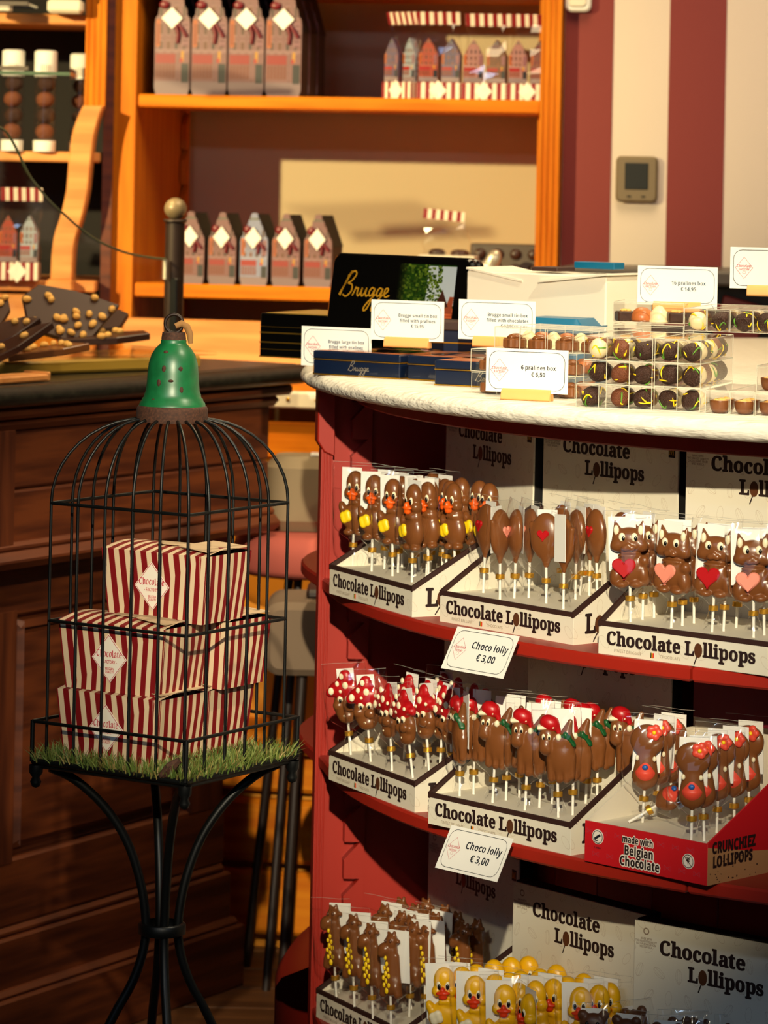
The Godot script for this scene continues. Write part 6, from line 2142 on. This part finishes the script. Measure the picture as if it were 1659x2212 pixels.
	for s in [[-1, -1], [1, -1], [1, 1], [-1, 1]]:
		part("corner_post", mb().tube([Vector3(0.123 * s[0], 0.699, 0.123 * s[1]), Vector3(0.123 * s[0], 0.752, 0.123 * s[1])], 0.0030, 7), M.iron, o)
	part("rusty_rim", mb().lathe([Vector2(0, 1.141), Vector2(0.038, 1.139), Vector2(0.0455, 1.138), Vector2(0.0455, 1.138), Vector2(0.0465, 1.142), Vector2(0.0465, 1.155), Vector2(0.0445, 1.1585), Vector2(0.040, 1.160)], 36), M.rust, o)
	var bell := part("bell_top", mb().lathe([Vector2(0.0435, 1.1585), Vector2(0.0425, 1.1625), Vector2(0.0400, 1.1655), Vector2(0.0395, 1.168), Vector2(0.0372, 1.1700), Vector2(0.0368, 1.1735), Vector2(0.0352, 1.1775), Vector2(0.0342, 1.187), Vector2(0.0332, 1.202), Vector2(0.0318, 1.214), Vector2(0.0285, 1.225), Vector2(0.0235, 1.233), Vector2(0.0180, 1.2385), Vector2(0.0165, 1.2410), Vector2(0.0168, 1.2435), Vector2(0.0155, 1.245)], 40), M.green_enamel, o)
	for k in 7:
		var a := rng.randf_range(0.6, 2.2)
		var y := rng.randf_range(1.164, 1.232)
		var rr := 0.0340 if y < 1.205 else lerpf(0.0328, 0.0245, (y - 1.205) / 0.027)
		if y < 1.178:
			rr = 0.0378
		part("rust_spot", mb().ell(Vector3(cos(a) * rr, y, sin(a) * rr), Vector3(rng.randf_range(0.002, 0.0045), rng.randf_range(0.0018, 0.005), 0.0018), 7, 5, Basis(Vector3.UP, PI / 2 - a)), M.rust, bell)
	part("neck", mb().lathe([Vector2(0.0158, 1.243), Vector2(0.0162, 1.246), Vector2(0.0150, 1.254), Vector2(0.0150, 1.254), Vector2(0.0, 1.2545)], 24), M.rust, o)
	var rp := []
	for k in 21:
		var a := TAU * k / 20
		rp.append(Vector3(cos(a) * 0.0115, 1.2655 + sin(a) * 0.0120, 0))
	var ringp := part("hanging_ring", mb().tube(rp, 0.0022, 8, false), M.iron_brown, o)
	ringp.rotation.y = -CAGE_TURN
	var rope := part("rope", mb().tube([Vector3(0.002, 1.262, 0.006), Vector3(0.010, 1.266, 0.004), Vector3(0.017, 1.262, 0.001), Vector3(0.021, 1.252, 0.0), Vector3(0.022, 1.240, 0.0)], [0.004, 0.0046, 0.0048, 0.0046, 0.0030], 8), M.rope, o)
	rope.rotation.y = -CAGE_TURN
	# gift boxes inside
	var tf := turned(CAGE_TURN, c)
	M.ballotin = printed("ballotin_print", stripes(10, 384, 8, Color(0.86, 0.76, 0.62), Color(0.48, 0.02, 0.05), 0.52), 0.55)
	ballotin("red and cream striped gift box, lowest at the front of the cage", tf * Vector3(-0.025, 0.703, 0.042), 0.0, true)
	ballotin("red and cream striped gift box, lowest at the back of the cage", tf * Vector3(-0.025, 0.703, -0.064), 0.0, false)
	ballotin("red and cream striped gift box, middle layer at the front of the cage", tf * Vector3(-0.025, 0.793, 0.040), 0.03, true)
	ballotin("red and cream striped gift box, middle layer at the back of the cage", tf * Vector3(-0.002, 0.793, -0.068), 0.0, false)
	ballotin("red and cream striped gift box, topmost in the cage", tf * Vector3(0.007, 0.884, -0.006), 0.02, true)

func ballotin(label: String, where: Vector3, turn: float, front: bool) -> void:
	var o := thing("striped_gift_box", label, "gift box", where, CAGE_TURN + turn, "striped gift boxes in the cage")
	var w := 0.166
	var d := 0.104
	var w0 := 0.148
	var d0 := 0.092
	var h := 0.088
	var b := mb()
	var side := func(a: Vector3, e: Vector3, a1: Vector3, e1: Vector3, u0: float, u1: float) -> void:
		var k := b.p(a, Vector2(u0, 1))
		b.p(e, Vector2(u1, 1))
		b.p(e1, Vector2(u1, 0))
		b.p(a1, Vector2(u0, 0))
		b.tri(k, k + 1, k + 2)
		b.tri(k, k + 2, k + 3)
	var q0 := [Vector3(-w0 / 2, 0, d0 / 2), Vector3(w0 / 2, 0, d0 / 2), Vector3(w0 / 2, 0, -d0 / 2), Vector3(-w0 / 2, 0, -d0 / 2)]
	var q1 := [Vector3(-w / 2, h, d / 2), Vector3(w / 2, h, d / 2), Vector3(w / 2, h, -d / 2), Vector3(-w / 2, h, -d / 2)]
	var us := [0.04, 1.0, 1.02, 1.64, 1.64, 2.6, 2.62, 3.24]
	for k in 4:
		side.call(q0[k], q0[(k + 1) % 4], q1[k], q1[(k + 1) % 4], us[2 * k], us[2 * k + 1])
	side.call(q0[3], q0[2], q0[0], q0[1], 0.0, 1.0)
	part("body", b, M.ballotin, o)
	var t := mb()
	for k in 6:                             # arched lid
		var f0 := k / 6.0
		var f1 := (k + 1) / 6.0
		var z0 := d / 2 - d * f0
		var z1 := d / 2 - d * f1
		var y0 := h + 0.007 * sin(PI * f0)
		var y1 := h + 0.007 * sin(PI * f1)
		var n := t.p(Vector3(-w / 2, y0, z0), Vector2(0.04, f0))
		t.p(Vector3(w / 2, y0, z0), Vector2(1.0, f0))
		t.p(Vector3(w / 2, y1, z1), Vector2(1.0, f1))
		t.p(Vector3(-w / 2, y1, z1), Vector2(0.04, f1))
		t.tri(n, n + 1, n + 2)
		t.tri(n, n + 2, n + 3)
	part("lid", t, M.ballotin, o)
	part("lid_tongue", mb().plan(PackedVector2Array([Vector2(-0.030, -0.010), Vector2(0.030, -0.010), Vector2(0.012, 0.022), Vector2(-0.018, 0.018)]), h + 0.0074, h + 0.0082), M.flap_cream, o)
	part("lid_flap", mb(Transform3D(Basis(Vector3.BACK, -0.05), Vector3(w * 0.33, h + 0.0035, 0))).plan(PackedVector2Array([Vector2(-0.03, -d * 0.46), Vector2(0.027, -d * 0.46), Vector2(0.027, d * 0.46), Vector2(-0.03, d * 0.30)]), 0.003, 0.004), M.flap_cream, o)
	part("folded_corner", mb().quad(Vector3(w / 2 - 0.010, h, d / 2 + 0.0005), Vector3(w0 / 2 - 0.002, 0.02, d0 / 2 + 0.002), Vector3(w0 / 2 + 0.0022, 0.02, d0 / 2 - 0.002), Vector3(w / 2 + 0.0005, h, d / 2 - 0.003)), M.flap_cream, o)
	if front:
		diamond(o, Vector3(-0.002, h * 0.50, (d0 + (d - d0) * 0.5) / 2 + 0.0015), 0.043, true, Vector3(0.068, 0, 0))
